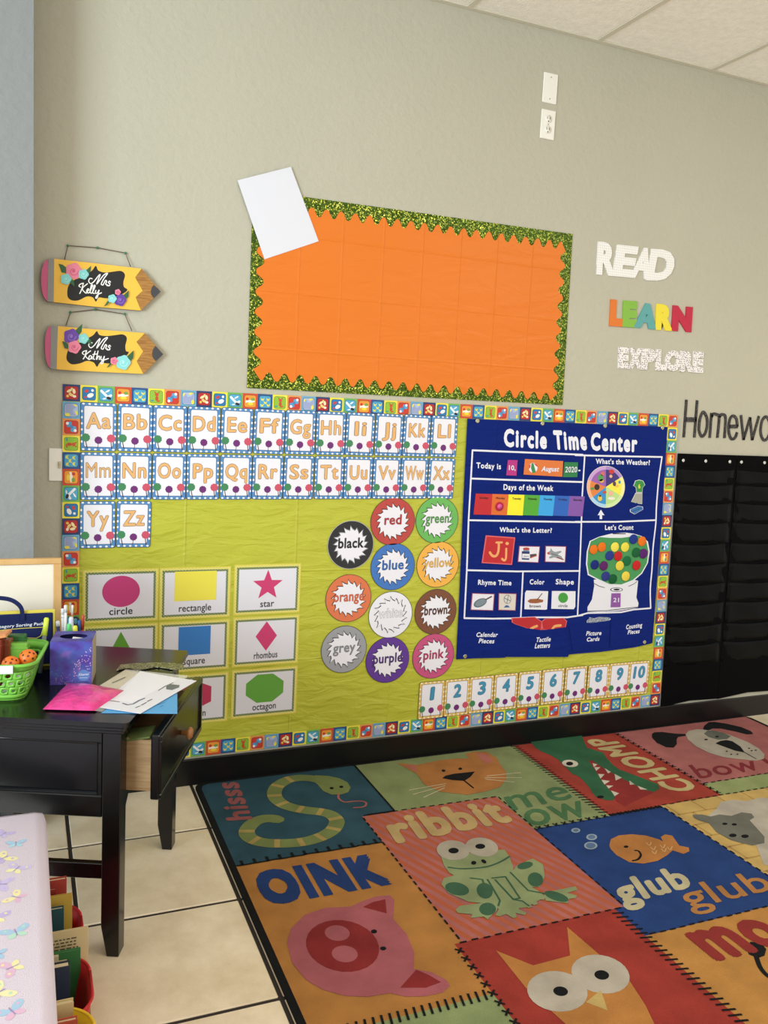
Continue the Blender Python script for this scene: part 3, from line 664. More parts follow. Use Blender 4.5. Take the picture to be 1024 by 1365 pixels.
# ---- number cards ------------------------------------------------
NW, NH = 0.122, 0.166
ncm = card_mesh('DDB964', 'F6F0DC', NW, NH).mesh('card_sheet'); ntm = trees_mesh(NW, NH).mesh('round_tree_print')
nx = [1.555, 1.677, 1.798, 1.921, 2.045, 2.169, 2.294, 2.420, 2.541, 2.655]
for k in range(10):
    z = 0.332+0.011*min(k, 6)/6-NH/2
    t = on_wall('number_card', 'yellow bordered number card showing the numeral %s' % 'one two three four five six seven eight nine ten'.split()[k], 'number card', (nx[k]+NW/2, z), 'number cards along the bottom of the board', BD+0.0036+0.0003*(k % 2), random.uniform(-0.01, 0.01))
    link('card_sheet', ncm, t); link('round_tree_print', ntm, t)
    a = Art('wall', 0.0021, step=0.0003); hw = 0.018 if k else 0.0085
    if k == 9: hw = 0.033
    a.text(str(k+1), (-hw, 0.002), (hw, 0.003), (-hw+0.003, 0.055), ink('3E8FB4'), 0, bold=0.03, outline=ink('1E4A66'), ow=0.018)
    a.build('lettering', t)
# ---- colour discs ------------------------------------------------
DR = 0.0985
discs = [('black', 467, 726, '26272B', '1C1C20'), ('red', 523, 695, 'B84540', 'A83038'), ('green', 582, 693, '69B45A', '4E8C46'), ('blue', 523, 755, '3F74BE', '2F62A8'), ('yellow', 583, 752, 'EDB04A', 'D8A94E'),
         ('orange', 464, 797, 'D8734A', 'C8603E'), ('white', 520, 819, 'E8E8F0', 'E4E4EC'), ('brown', 580, 815, '7A4A33', '4E2C20'), ('grey', 458, 865, '9A9CA2', '85878E'), ('purple', 516, 879, '5E3494', '4A2A70'), ('pink', 577, 874, 'C4507E', 'AE3060')]
def burst(R, n=17, ph=0.2):
    out = []
    for i in range(n):
        a0 = ph+2*pi*i/n; w_ = 1+0.05*sin(i*2.3)
        out += [(R*0.87*w_*cos(a0), R*0.87*w_*sin(a0)), (R*0.97*cos(a0+0.20), R*0.97*sin(a0+0.20)), (R*1.13*w_*cos(a0+0.33), R*1.13*w_*sin(a0+0.33))]
    return out
for (n_, px, py, c_, tc_) in discs:
    x, z = WP((px, py))
    t = on_wall('color_disc', 'round %s paper disc printed with the word %s in a ragged white centre' % (n_, n_), 'color word disc', (x, z), 'color word discs on the yellow board', BD+0.0028)
    a = Art('wall', 0.0, step=0.0003)
    a.slab([(DR*cos(2*pi*q/48), DR*sin(2*pi*q/48)) for q in range(48)], ink('2C2A2E') if n_ != 'black' else ink('B9BAC0'), 0.0007); a.d = 0.0009
    a.poly([((DR-0.0018)*cos(2*pi*q/48), (DR-0.0018)*sin(2*pi*q/48)) for q in range(48)], ink(c_), 0); a.build('disc_sheet', t)
    a = Art('wall', 0.0012, step=0.0003); B_ = burst(0.066); a.poly([(p[0]*1.05, p[1]*1.05) for p in B_], ink('17171B') if n_ != 'black' else ink('8C8C92'), 1); a.poly([(p[0]*0.985, p[1]*0.985) for p in B_], paper_m, 2); a.build('ragged_circle_print', t)
    a = Art('wall', 0.0012, step=0.0003); hw = {3: 0.038, 4: 0.048, 5: 0.054, 6: 0.066}[len(n_)]
    a.text(n_, (-hw, -0.012), (hw, -0.010), (-hw, 0.027), ink(tc_), 3, bold=0.022 if n_ != 'white' else 0.008, outline=ink('6C6C74' if n_ in ('white', 'grey', 'yellow', 'green') else '2C2028'), ow=0.008 if n_ != 'white' else 0.02)
    a.build('lettering', t)
# ---- shape cards ------------------------------------------------
SW, SH = 0.266, 0.198
a = Art('wall', 0.0, step=0.00025); a.slab(R4(-SW/2, SW/2, -SH/2, SH/2), ink('D8CC50'), 0.0007); a.d = 0.0009
def ring(a, w_, h_, t_, m, l): 
    for r in (R4(-w_/2, w_/2, h_/2-t_, h_/2), R4(-w_/2, w_/2, -h_/2, -h_/2+t_), R4(-w_/2, -w_/2+t_, -h_/2+t_, h_/2-t_), R4(w_/2-t_, w_/2, -h_/2+t_, h_/2-t_)): a.poly(r, m, l)
def waves(a, w_, h_, amp, per, wd, m, l, ph=0):
    for (L, fx) in ((w_, lambda s, o: (s-w_/2, h_/2+o)), (w_, lambda s, o: (s-w_/2, -h_/2+o)), (h_, lambda s, o: (-w_/2+o, s-h_/2)), (h_, lambda s, o: (w_/2+o, s-h_/2))):
        n = int(L/per*6); a.stroke([fx(L*i/n, amp*sin(2*pi*(L*i/n)/per+ph)) for i in range(n+1)], wd, m, l, cap=False)
ring(a, SW-0.022, SH-0.022, 0.009, ink('64805A'), 0)
waves(a, SW-0.030, SH-0.030, 0.0036, 0.011, 0.0014, ink('C9C766'), 1, 0); waves(a, SW-0.030, SH-0.030, 0.0036, 0.011, 0.0014, ink('2F5560'), 1.5, pi)
waves(a, SW-0.014, SH-0.014, 0.0025, 0.013, 0.0022, ink('E9E29A'), 1, 0)
a.rect(-SW/2+0.019, SW/2-0.019, -SH/2+0.019, SH/2-0.019, ink('DDDCE6'), 2); scm = a.mesh('card_sheet')
def star(R, r=0.42, n=5, ph=pi/2, ry=1): return [((R if i % 2 == 0 else R*r)*cos(ph+pi*i/n), (R if i % 2 == 0 else R*r)*ry*sin(ph+pi*i/n)) for i in range(2*n)]
def ngon(n, rx, ry, ph=0): return [(rx*cos(ph+2*pi*i/n), ry*sin(ph+2*pi*i/n)) for i in range(n)]
shapes = [(0, 0, 'circle', 'C23A78', ngon(40, 0.066, 0.058), 0.016, 'magenta'), (1, 0, 'rectangle', 'E8DC4C', R4(-0.078, 0.078, -0.056, 0.056), 0.027, 'yellow'), (2, 0, 'star', 'C8386E', star(0.062), 0.015, 'pink'),
          (0, 1, 'triangle', '5E9A2E', [(-0.055, -0.05), (0.055, -0.05), (0, 0.058)], 0.014, 'green'), (1, 1, 'square', '2F78C4', R4(-0.060, 0.060, -0.055, 0.055), 0.022, 'blue'), (2, 1, 'rhombus', 'C8386E', [(-0.043, 0), (0, -0.059), (0.043, 0), (0, 0.059)], 0.019, 'pink'),
          (1, 2, 'hexagon', 'B83058', ngon(6, 0.078, 0.06, pi/6), 0.016, 'crimson'), (2, 2, 'octagon', '5FA03A', ngon(8, 0.082, 0.062, pi/8), 0.017, 'green')]
for (cx, cy, n_, c_, pts, dz, cn) in shapes:
    x = (0.330, 0.5985, 0.877)[cx]+(0.001*cy); z = (0.757, 0.551, 0.342)[cy]+(0.004 if cx == 2 else 0)
    t = on_wall('shape_card', 'yellow framed card with a %s %s labelled %s' % (cn, n_, n_), 'shape card', (x, z), 'shape cards on the yellow board', BD+0.0012, 0.0)
    link('card_sheet', scm, t)
    a = Art('wall', 0.0016, step=0.0003)
    if n_ in ('rectangle', 'square'): a.slab([(p[0], p[1]+dz) for p in pts], ink(c_), 0.0008)
    else: a.poly([(p[0], p[1]+dz) for p in pts], ink(c_))
    a.build('paper_shape', t)
    a = Art('wall', 0.0018, step=0.0003); hw = 0.0058*len(n_)*1.12+0.002
    a.text(n_, (-hw, -0.070), (hw, -0.069), (-hw, -0.053), ink('20222A'), 0, bold=0.012, xh=True); a.build('lettering', t)

# ---- blue circle-time pocket chart ------------------------------------------------
C1 = crop(615, 550, 160/1024); C2 = crop(765, 560, 140/1024); C3 = crop(605, 690, 170/1024); C4 = crop(765, 690, 140/1006)
CO = WP((745, 720)); CD = BD+0.0045
chart = thing('circle_time_chart', 'royal blue cloth pocket chart titled Circle Time Center', 'pocket chart', (CO[0], -CD, CO[1]))
def wart(c=None, d=0.0, org=CO, step=0.0004): return Art('wall', d, org, xf=(lambda p: WP(c(*p))) if c else (lambda p: WP(p)), step=step)
a = wart(); a.slab([(622, 558), (888, 569), (880, 700), (873, 790), (868, 856.5), (845, 862), (800, 868), (750, 872), (680, 874), (607, 878), (611, 800), (616, 680)], blue_m, 0.003); a.build('canvas', chart)
wl = ink('E4E6F2'); LN = 0.0075
a = wart(d=0.0034)
a.stroke([C1(85, 320), C1(1024, 358), C2(0, 340), C2(400, 350), C2(845, 358)], LN, wl, 0)
a.stroke([C2(845, 358), C2(815, 560), C2(800, 720), C2(790, 860), C4(770, 60), C4(745, 280), C4(735, 480), C4(718, 680), C4(722, 862)], LN, wl, 0.5, smooth=True)
a.stroke([C1(85, 320), C1(72, 560), C1(52, 915), C3(95, 420), C3(75, 802)], LN, wl, 0.5)
a.stroke([C3(75, 802), C3(300, 806), C3(450, 804), C3(640, 796), C3(900, 796), C3(1024, 778), C4(25, 935), C4(120, 908), C4(300, 905), C4(440, 900), C4(560, 875), C4(722, 862)], LN, wl, 1)
a.stroke([C1(72, 560), C1(400, 572), C1(1015, 590), C2(70, 600)], LN, wl, 1)
a.stroke([C1(52, 915), C1(1010, 932), C2(0, 988), C2(400, 988), C2(780, 972)], LN, wl, 1)
a.stroke([C2(92, 345), C2(68, 730), C2(60, 990), C4(50, 300), C4(22, 935)], LN, wl, 1.5)
a.stroke([C3(95, 418), C3(500, 428), C3(1000, 424), C4(40, 502)], LN, wl, 1)
a.stroke([C3(545, 430), C3(527, 800)], LN, wl, 1.5)
a.build('white_line_print', chart)
a = wart(d=0.0036)
def tx(c, s, o, e, b, m=wl, bold=0.03, **k):
    dd = k.pop('d', 0.0036); a = wart(c, d=dd); a.text(s, o, e, b, m, 0, bold=bold, **k); a.build('lettering', chart)
tx(C1, 'Circle', (352, 280), (718, 300), (352, 145), bold=0.052, sp=1.12); tx(C1, 'Time', (782, 305), (1062, 310), (770, 160), bold=0.052, sp=1.12); tx(C2, 'Center', (150, 283), (603, 302), (152, 130), bold=0.052, sp=1.12)
tx(C1, 'Today is', (118, 470), (328, 480), (118, 425), bold=0.035, sp=1.05); tx(C1, 'Days of the Week', (348, 655), (772, 665), (350, 610), bold=0.035, sp=1.05)
tx(C2, "What's the Weather?", (200, 422), (728, 436), (200, 375), bold=0.035, sp=1.05); tx(C2, "Let's Count", (290, 1066), (568, 1064), (290, 1022), bold=0.035, sp=1.05)
tx(C3, "What's the Letter?", (356, 112), (776, 118), (358, 75), bold=0.035, sp=1.05); tx(C3, 'Rhyme Time', (184, 534), (452, 538), (186, 496), bold=0.035, sp=1.05)
tx(C3, 'Color', (598, 530), (716, 532), (600, 492), bold=0.035, sp=1.05); tx(C3, 'Shape', (806, 530), (952, 532), (808, 490), bold=0.035, sp=1.05)
tx(C3, 'Calendar', (168, 950), (340, 950), (172, 916), bold=0.03, shear=0.15, d=0.0062); tx(C3, 'Pieces', (186, 1000), (312, 1002), (190, 965), bold=0.03, shear=0.15, d=0.0062)
tx(C3, 'Tactile', (648, 992), (764, 985), (652, 957), bold=0.03, shear=0.15, d=0.0062); tx(C3, 'Letters', (636, 1042), (758, 1036), (640, 1005), bold=0.03, shear=0.15, d=0.0062)
tx(C4, 'Picture', (100, 1122), (246, 1116), (104, 1083), bold=0.03, shear=0.15, d=0.0062); tx(C4, 'Cards', (106, 1178), (228, 1170), (110, 1142), bold=0.03, shear=0.15, d=0.0062)
tx(C4, 'Counting', (484, 1062), (638, 1040), (484, 1022), bold=0.03, shear=0.15, d=0.0062); tx(C4, 'Pieces', (498, 1110), (612, 1098), (500, 1072), bold=0.03, shear=0.15, d=0.0062)
a.poly([C2(p[0], p[1]) for p in ((250, 870), (285, 925), (262, 922), (262, 962), (238, 962), (238, 922), (218, 925))], wl, 0)
a.stroke([C1(990, 492), C1(1000, 492)], 0.006, wl); a.build('arrow_print', chart)
# pockets at the bottom of the chart, each a stitched flap standing proud
for (pts) in ([C3(30, 848), C3(240, 852), C3(430, 836), C3(415, 1060), C3(400, 1118), C3(12, 1126)], [C3(430, 846), C3(560, 880), C3(700, 898), C3(900, 872), C3(915, 1080), C3(905, 1112), C3(410, 1112)],
              [C3(915, 872), C4(60, 1000), C4(160, 1002), C4(330, 980), C4(318, 1240), C4(-25, 1278)], [C4(340, 978), C4(560, 930), C4(735, 905), C4(728, 1190), C4(560, 1215), C4(330, 1235)]):
    a = wart(d=0.0032); a.slab([p for p in pts], blue_m, 0.0025); a.build('pocket', chart)
gm = mat('grommet_metal', 'B9B59A', 0.3, metal=0.9)
for p in (C1(127, 70), C1(680, 92), C2(290, 55), C2(848, 73), C3(80, 1108), C4(662, 1187)):
    x, z = WP(p); bm = bmesh.new(); a = MB(); a.lathe([(0.004, 0.0), (0.0095, 0.0), (0.0095, -0.003), (0.006, -0.0038), (0.004, -0.003)], (x-CO[0], -0.003, z-CO[1]), gm, 14, 'y'); a.build('grommet', chart)
# gumball machine print + weather wheel are part of the chart
a = wart(C4, d=0.0036)
a.poly([(178, 590), (182, 650), (160, 780), (118, 850), (118, 895), (240, 900), (440, 885), (600, 855), (606, 815), (585, 760), (602, 600), (420, 560)], ink('E3E4EE'), 0)
a.poly([(350, 148), (480, 140), (560, 150), (640, 175), (695, 225), (712, 320), (695, 430), (640, 530), (560, 600), (440, 645), (320, 640), (210, 590), (120, 545), (102, 440), (110, 320), (138, 220), (230, 178)], ink('E3E4EE'), 1)
a.poly([(235, 182), (330, 190), (440, 190), (520, 180), (570, 162), (620, 172), (680, 225), (700, 320), (685, 430), (630, 525), (550, 592), (440, 635), (325, 630), (215, 580), (130, 535), (115, 440), (122, 320), (148, 225)], ink('3E9152'), 2)
a.ell(394, 684, 60, 20, ink('2C2E38'), 3); a.ell(394, 684, 52, 15, ink('E3E4EE'), 4); a.ell(394, 683, 30, 9, ink('15161C'), 5)
a.stroke([(180, 625), (225, 650), (280, 665)], 0.0025, ink('2C2E38'), 3); a.stroke([(510, 652), (560, 630), (592, 605)], 0.0025, ink('2C2E38'), 3); a.stroke([(120, 890), (300, 885), (600, 850)], 0.003, ink('2C2E38'), 3); a.stroke([(360, 150), (480, 150)], 0.004, ink('2C2E38'), 3)
a.build('gumball_machine_print', chart)
wh = bpy.data.objects.new('weather_wheel', None)
a = wart(C2, d=0.0036)
def wheelpt(ang, r): return (298+182*r*cos(ang), 648-200*r*sin(ang))
cols = [('8A5FB4', 120, 165), ('6A4AA0', 60, 118), ('E9E255', -8, 55), ('9CCB8E', -62, -8), ('B6D86A', -90, -62), ('3F95D8', -150, -90), ('E08A48', 165, 210)]
a.poly([wheelpt(2*pi*q/40, 1.02) for q in range(40)], ink('E6E2DA'), 0)
segs = [(30, 90, '3B2C7C', 'A989C8'), (-28, 30, 'F0E84E', 'F3EFA0'), (-90, -28, 'B9DC8E', 'CFE6A8'), (-145, -90, '2F8FD0', 'A9D3EE'), (-200, -145, 'E0823C', 'F0B48C'), (-270, -200, '9A5FB0', 'C7A0D6')]
for (a0, a1, c_, rim) in segs:
    A0, A1 = radians(a0), radians(a1); n = 8
    a.poly([wheelpt(0, 0)]+[wheelpt(A0+(A1-A0)*k/n, 1.0) for k in range(n+1)], ink(rim), 1); a.poly([wheelpt(0, 0)]+[wheelpt(A0+(A1-A0)*k/n, 0.84) for k in range(n+1)], ink(c_), 2)
for (x, y, rx, ry, c_) in ((352, 500, 26, 22, 'C8342E'), (345, 545, 15, 16, 'E9B08C'), (245, 560, 30, 34, '4E9A4C'), (255, 590, 22, 18, 'E2B24A'), (265, 520, 20, 22, 'D06A6A'), (210, 650, 26, 30, '2A1C1C'), (165, 665, 18, 14, '4E9A4C'), (380, 618, 16, 24, '5A3A4C'), (430, 602, 12, 16, '4A94C8'), (405, 640, 18, 12, 'EAC04E'), (345, 712, 24, 24, 'E8B49C'), (350, 760, 36, 14, 'EFE9DC'), (238, 760, 22, 28, 'E8C23E'), (240, 735, 10, 10, '6A4430'), (285, 700, 18, 14, 'C8442E')):
    a.ell(x, y, rx, ry, ink(c_), 4, n=12)
bpy.data.objects.remove(wh); a.build('weather_wheel', chart)
# -- loose pieces held by the chart
def piece(name, label, cat, c, pts, col, fn=None, t_=0.0015, d=0.0075, group=None, rim=None):
    P_ = [WP(c(*p)) for p in pts]; cx = sum(p[0] for p in P_)/len(P_); cz = sum(p[1] for p in P_)/len(P_)
    t = on_wall(name, label, cat, (cx, cz), group, CD+d-0.003)
    a = Art('wall', 0, (cx, cz)); a.slab(P_, rim or ink(col), t_); a.build('card_sheet', t)
    if rim: 
        a = Art('wall', t_+0.0003, (cx, cz)); a.poly([((p[0]-cx)*0.93+cx, (p[1]-cz)*0.92+cz) for p in P_], ink(col)); a.build('card_face', t)
    if fn:
        a = Art('wall', t_+0.0006, (cx, cz), xf=lambda p: WP(c(*p)), step=0.0003); fn(a); a.build('printed_picture' if not name.startswith(('date', 'year', 'weekday')) else 'lettering', t)
    return t
piece('date_card', 'small magenta date card reading 10 beside the words Today is', 'date card', C1, [(385, 402), (467, 404), (457, 536), (370, 532)], 'B52A82', lambda a: a.text('10,', (392, 487), (448, 489), (393, 448), wl, bold=0.02))
def f(a):
    a.text('August', (668, 496), (816, 500), (674, 456), wl, bold=0.03, shear=0.12)
    a.ell(598, 468, 38, 42, wl, 0); a.poly([(585, 430), (600, 428), (622, 508), (592, 512), (580, 470)], ink('2F8A4A'), 1); a.poly([(600, 426), (628, 440), (636, 462), (620, 450)], ink('D03A30'), 1); a.poly([(563, 450), (578, 436), (572, 470), (560, 478)], ink('D03A30'), 1)
piece('month_card', 'orange month card with a beach ball reading August', 'month card', C1, [(530, 394), (855, 412), (848, 545), (518, 526)], 'DB7534', f)
piece('year_card', 'green year card reading 2020 right of the orange month card', 'year card', C1, [(865, 420), (980, 422), (974, 548), (852, 548)], '1F7A44', lambda a: a.text('2020', (868, 506), (970, 506), (872, 460), wl, bold=0.015), d=0.0090)
days = [('Sunday', 'C01F2A', 'red'), ('Monday', 'DB6A28', 'orange'), ('Tuesday', 'F2EA28', 'yellow'), ('Wednesday', '4FA62E', 'green'), ('Thursday', '35A5E8', 'light blue'), ('Friday', '1F60BE', 'blue'), ('Saturday', '8052A8', 'purple')]
xs0 = [112, 254, 392, 526, 658, 786, 912, 1040]; xs1 = [93, 242, 378, 512, 642, 768, 893, 1020]
for k, (dn, c_, cn) in enumerate(days):
    piece('weekday_card', '%s weekday card reading %s in the days of the week row' % (cn, dn), 'weekday card', C1, [(xs0[k], 688+k*3.5), (xs0[k+1], 692+k*3.5), (xs1[k+1]-0, 868+(k+1)*2), (xs1[k], 866+k*2)], c_,
          lambda a, dn=dn, k=k: a.text(dn, (xs0[k]+30, 731+k*3), (xs0[k]+105, 733+k*3), (xs0[k]+31, 714+k*3), ink('2A1218'), bold=0.02), t_=0.001, d=0.0070, group='weekday cards in the chart')
def disc(label, c, x, y, rx, col, name='counting_disc', group='felt counting discs on the gumball machine', base=0.0074, d2=None):
    cx, cz = WP(c(x, y)); t = on_wall(name, label, 'counting disc' if name == 'counting_disc' else 'marker', (cx, cz), group, CD+base-0.003+0.0013)
    r = abs(WP(c(x+rx, y))[0]-cx); a = MB(); m = cloth(col)
    a.lathe([(r, 0), (r, -0.0025), (r*0.9, -0.0035)], (0, 0, 0), m, 22, 'y'); a.build('felt', t)
    if d2: a = MB(); a.lathe([(r*0.6, -0.0034), (r*0.6, -0.005)], (0, 0, 0), ink(d2), 18, 'y'); a.build('center_dot', t)
disc('round dark red and pink marker stuck on the orange Monday card', C1, 311, 797, 33, 'B8234A', 'day_marker', None, 0.0080, 'E0569A')
dl = [(172, 300, 'E87722', 'orange felt disc at the far left of the green globe'), (250, 277, 'E87722', 'orange felt disc right beside the far left orange one'), (375, 277, 'EFE05A', 'pale yellow felt disc at the upper middle, left of its yellow twin'), (472, 278, 'E9DC50', 'yellow felt disc at the upper middle, right of its yellow twin'),
      (553, 202, '24388C', 'blue felt disc at the top right overlapping the globe rim'), (634, 222, 'E87722', 'orange felt disc at the upper right of the globe'), (325, 360, '2E3C8E', 'blue felt disc left of the red one in the middle'), (406, 363, 'C2282A', 'red felt disc in the middle below the two yellow ones'),
      (580, 330, '1C5E38', 'dark green felt disc touching the purple disc at right'), (648, 340, '5A2470', 'purple felt disc nearest the right rim'), (491, 410, '1F6B40', 'dark green felt disc beside the middle yellow disc'), (184, 446, '1E2C78', 'navy felt disc nearest the left rim, lower half'),
      (269, 457, '5E2468', 'purple felt disc in the lower left of the globe'), (421, 456, 'E6CF4A', 'yellow felt disc near the globe centre'), (582, 452, 'C4282A', 'red felt disc at the lower right of the globe'), (288, 556, '333A86', 'blue felt disc near the bottom of the globe'),
      (356, 582, '175A34', 'dark green felt disc lowest in the globe'), (478, 555, 'E8D050', 'yellow felt disc near the bottom right of the globe')]
for (x, y, c_, lb) in dl: disc(lb, C4, x, y, 38, c_)
piece('number_piece', 'purple number card reading 21 on the gumball machine base', 'number card', C4, [(346, 720), (432, 718), (430, 850), (338, 852)], '8A4FA0', lambda a: a.text('21', (360, 802), (414, 802), (362, 763), wl, bold=0.015))
tn = ink('E9A868')
piece('letter_tile', 'red tactile letter tile showing Jj in a blue pocket', 'letter tile', C3, [(245, 138), (480, 155), (455, 375), (212, 360)], 'BE1E28', lambda a: (a.stroke([(328, 195), (374, 195)], 0.009, tn, 0), a.stroke([(348, 198), (345, 262), (328, 300), (298, 302), (276, 275)], 0.011, tn, 0.5, smooth=True), a.stroke([(408, 245), (405, 320), (392, 338), (374, 326)], 0.010, tn, 0, smooth=True), a.ell(415, 203, 14, 13, tn, 0)), rim=ink('D8626A'), t_=0.002)
pr = ink('9A4A6A')
def f(a):
    a.poly([(533, 265), (596, 268), (592, 335), (533, 332)], ink('24366E'), 0); a.poly([(537, 285), (594, 287), (591, 322), (536, 320)], ink('E8E8F0'), 1); a.ell(568, 246, 27, 11, ink('B8443A'), 1); a.rect(545, 592, 250, 268, ink('7C90B4'), 0)
    a.text('Jam', (545, 312), (584, 313), (547, 295), ink('24366E'), 2); a.poly([(598, 290), (650, 285), (652, 305), (600, 322)], ink('4A4048'), 0); a.stroke([(605, 318), (650, 300)], 0.004, ink('C8503A'), 1)
piece('picture_card', 'small picture card of a jam jar beside the red letter tile', 'picture card', C3, [(512, 222), (680, 226), (668, 358), (500, 352)], 'E6E4EE', f, rim=pr)
def f(a):
    a.poly([(735, 280), (760, 262), (765, 240), (780, 262), (800, 272), (845, 262), (852, 272), (820, 290), (850, 305), (862, 328), (825, 322), (790, 315), (755, 325), (750, 312), (775, 298), (745, 292)], ink('8E979C'), 0)
    a.ell(745, 281, 10, 8, ink('C43A3A'), 1); a.stroke([(815, 315), (865, 332)], 0.005, ink('8A3A42'), 1); a.stroke([(770, 285), (820, 300)], 0.0025, ink('4A5058'), 1)
piece('picture_card', 'small picture card of a grey jet plane at the right of the letter row', 'picture card', C3, [(722, 222), (890, 226), (882, 356), (718, 352)], 'E6E4EE', f, rim=pr)
def f(a): a.ell(200, 678, 56, 32, ink('5A6A78'), 0, -25); a.ell(203, 676, 46, 24, ink('7A8A94'), 1, -25); a.stroke([(245, 652), (290, 628)], 0.006, ink('4A3438'), 1)
piece('picture_card', 'small picture card of a frying pan under Rhyme Time', 'picture card', C3, [(135, 600), (316, 606), (306, 742), (122, 736)], 'E6E4EE', f, rim=pr)
def f(a): a.ell(418, 650, 30, 36, ink('6E747C'), 0); a.ell(418, 650, 26, 32, ink('D6D2CC'), 1); a.stroke([(395, 640), (440, 662)], 0.003, ink('6E747C'), 2); a.stroke([(425, 620), (412, 682)], 0.003, ink('6E747C'), 2); a.poly([(388, 716), (438, 714), (420, 698), (405, 698)], ink('1F5A9A'), 1)
piece('picture_card', 'small picture card of a desk fan under Rhyme Time', 'picture card', C3, [(348, 600), (492, 604), (484, 742), (345, 738)], 'D8D0C8', f, rim=pr)
def f(a): a.poly([(578, 665), (600, 648), (660, 645), (705, 655), (702, 672), (650, 682), (600, 680)], ink('9A5A34'), 0); a.stroke([(655, 655), (695, 604)], 0.004, ink('6E4630'), 1); a.text('brown', (595, 714), (684, 715), (596, 700), ink('2A2A30'), 0, bold=0.015, xh=True)
piece('picture_card', 'white color card with a brown paint puddle reading brown', 'color card', C3, [(572, 580), (745, 586), (736, 730), (722, 734), (555, 730), (560, 600)], 'E6E6F0', f)
def f(a): a.ell(864, 638, 39, 41, ink('3E9A3A'), 0); a.text('circle', (826, 712), (898, 713), (828, 697), ink('2A2A30'), 0, bold=0.01, xh=True)
piece('picture_card', 'white shape card with a green circle reading circle', 'shape card', C3, [(776, 584), (964, 586), (962, 710), (950, 730), (770, 726)], 'E6E6F0', f)
def f(a): a.text('6', (609, 662), (630, 662), (610, 622), ink('F0DC3A'), bold=0.03)
piece('shirt_cutout', 'green paper T-shirt cutout numbered 6 beside the weather wheel', 'paper cutout', C2, [(582, 588), (620, 578), (658, 588), (678, 630), (655, 655), (650, 704), (592, 704), (588, 655), (564, 636)], '2E8A3C', f, rim=ink('E4E6E8'))
piece('shorts_cutout', 'grey paper shorts cutout under the green paper shirt', 'paper cutout', C2, [(585, 706), (650, 708), (648, 815), (610, 812), (598, 800), (588, 806), (542, 792)], 'A3A39A', None, rim=ink('D6D6D0'))
piece('sandal_cutout', 'blue paper sandals cutout under the grey paper shorts', 'paper cutout', C2, [(530, 868), (610, 832), (655, 840), (658, 868), (575, 915), (532, 892)], '2B6AAE', lambda a: a.stroke([(550, 890), (640, 852)], 0.003, ink('17396A')), rim=ink('E4E6E8'))
for i, (pts, lb) in enumerate((([(452, 800), (640, 792), (700, 830), (695, 900), (600, 890), (480, 850), (455, 835)], 'red letter tile poking out of the tactile letters pocket at left'), ([(690, 830), (720, 806), (870, 800), (898, 825), (885, 880), (800, 898), (700, 895)], 'red letter tile poking out of the tactile letters pocket at right'))):
    piece('letter_tile', lb, 'letter tile', C3, pts, 'B8222A', lambda a, i=i: a.stroke([(605, 888), (635, 872), (655, 865)] if i == 0 else [(780, 888), (800, 866), (845, 860)], 0.012, tn, 0, smooth=True), d=0.0062+0.0003*i, rim=ink('D8626A'), t_=0.0015)
t = on_wall('plastic_pouch', 'crumpled clear plastic pouch poking out of the picture cards pocket', 'plastic pouch', WP(C4(230, 975)), None, CD+0.0033)
a = Art('wall', 0, WP(C4(230, 975)), xf=lambda p: WP(C4(*p))); a.slab([(108, 985), (140, 948), (180, 958), (230, 945), (330, 950), (340, 968), (300, 1004), (110, 1006)], mat('crinkled_film', 'AEB6C6', 0.12, bump=0.02, scale=120, metal=0.3), 0.0012); a.build('film', t)

# ================================================================== ORANGE PANEL, POSTER
pn = thing('orange_panel', 'orange plastic sheet with scalloped edges on a green foil sheet', 'wall panel', (1.46, -0.0004, 1.89))
a = Art('wall', 0, (1.46, 1.89)); a.slab([(0.772, 1.530), (2.172, 1.532), (2.158, 2.254), (0.945, 2.244), (0.772, 2.250)], gold_m, 0.003); a.build('foil_backing', pn)
def scallop(p, q, n, amp, inv=False):
    dx, dy = q[0]-p[0], q[1]-p[1]; L = hypot(dx, dy); nx, ny = dy/L, -dx/L; out = []
    for i in range(n*12):
        s_ = i/(n*12); c_ = cos(2*pi*n*s_); o_ = amp*0.5*(1+(1 if c_ > 0 else -1)*abs(c_)**0.75)
        out.append((p[0]+dx*s_+nx*(o_), p[1]+dy*s_+ny*(o_)))
    return out
oTL, oTR, oBR, oBL = (0.822, 2.176), (2.102, 2.184), (2.112, 1.580), (0.822, 1.592)
pts = scallop(oBL, oBR, 21, 0.032)+scallop(oBR, oTR, 9, 0.026)+scallop(oTR, oTL, 22, 0.032)+scallop(oTL, oBL, 8, 0.030)
a = Art('wall', 0.0034, (1.46, 1.89)); a.slab(pts, orange_m, 0.003); a.build('orange_sheet', pn)
P4 = [WP(p) for p in ((316, 241), (387, 223), (424, 322), (352, 346))]
pc = (sum(p[0] for p in P4)/4, sum(p[1] for p in P4)/4)
t = on_wall('paper_poster', 'tilted white paper sheet overlapping the top left corner of the orange panel', 'poster', pc, None, 0.0072)
a = Art('wall', 0, pc); a.slab(P4, ink('DCDEE8'), 0.001); a.build('paper_sheet', t)

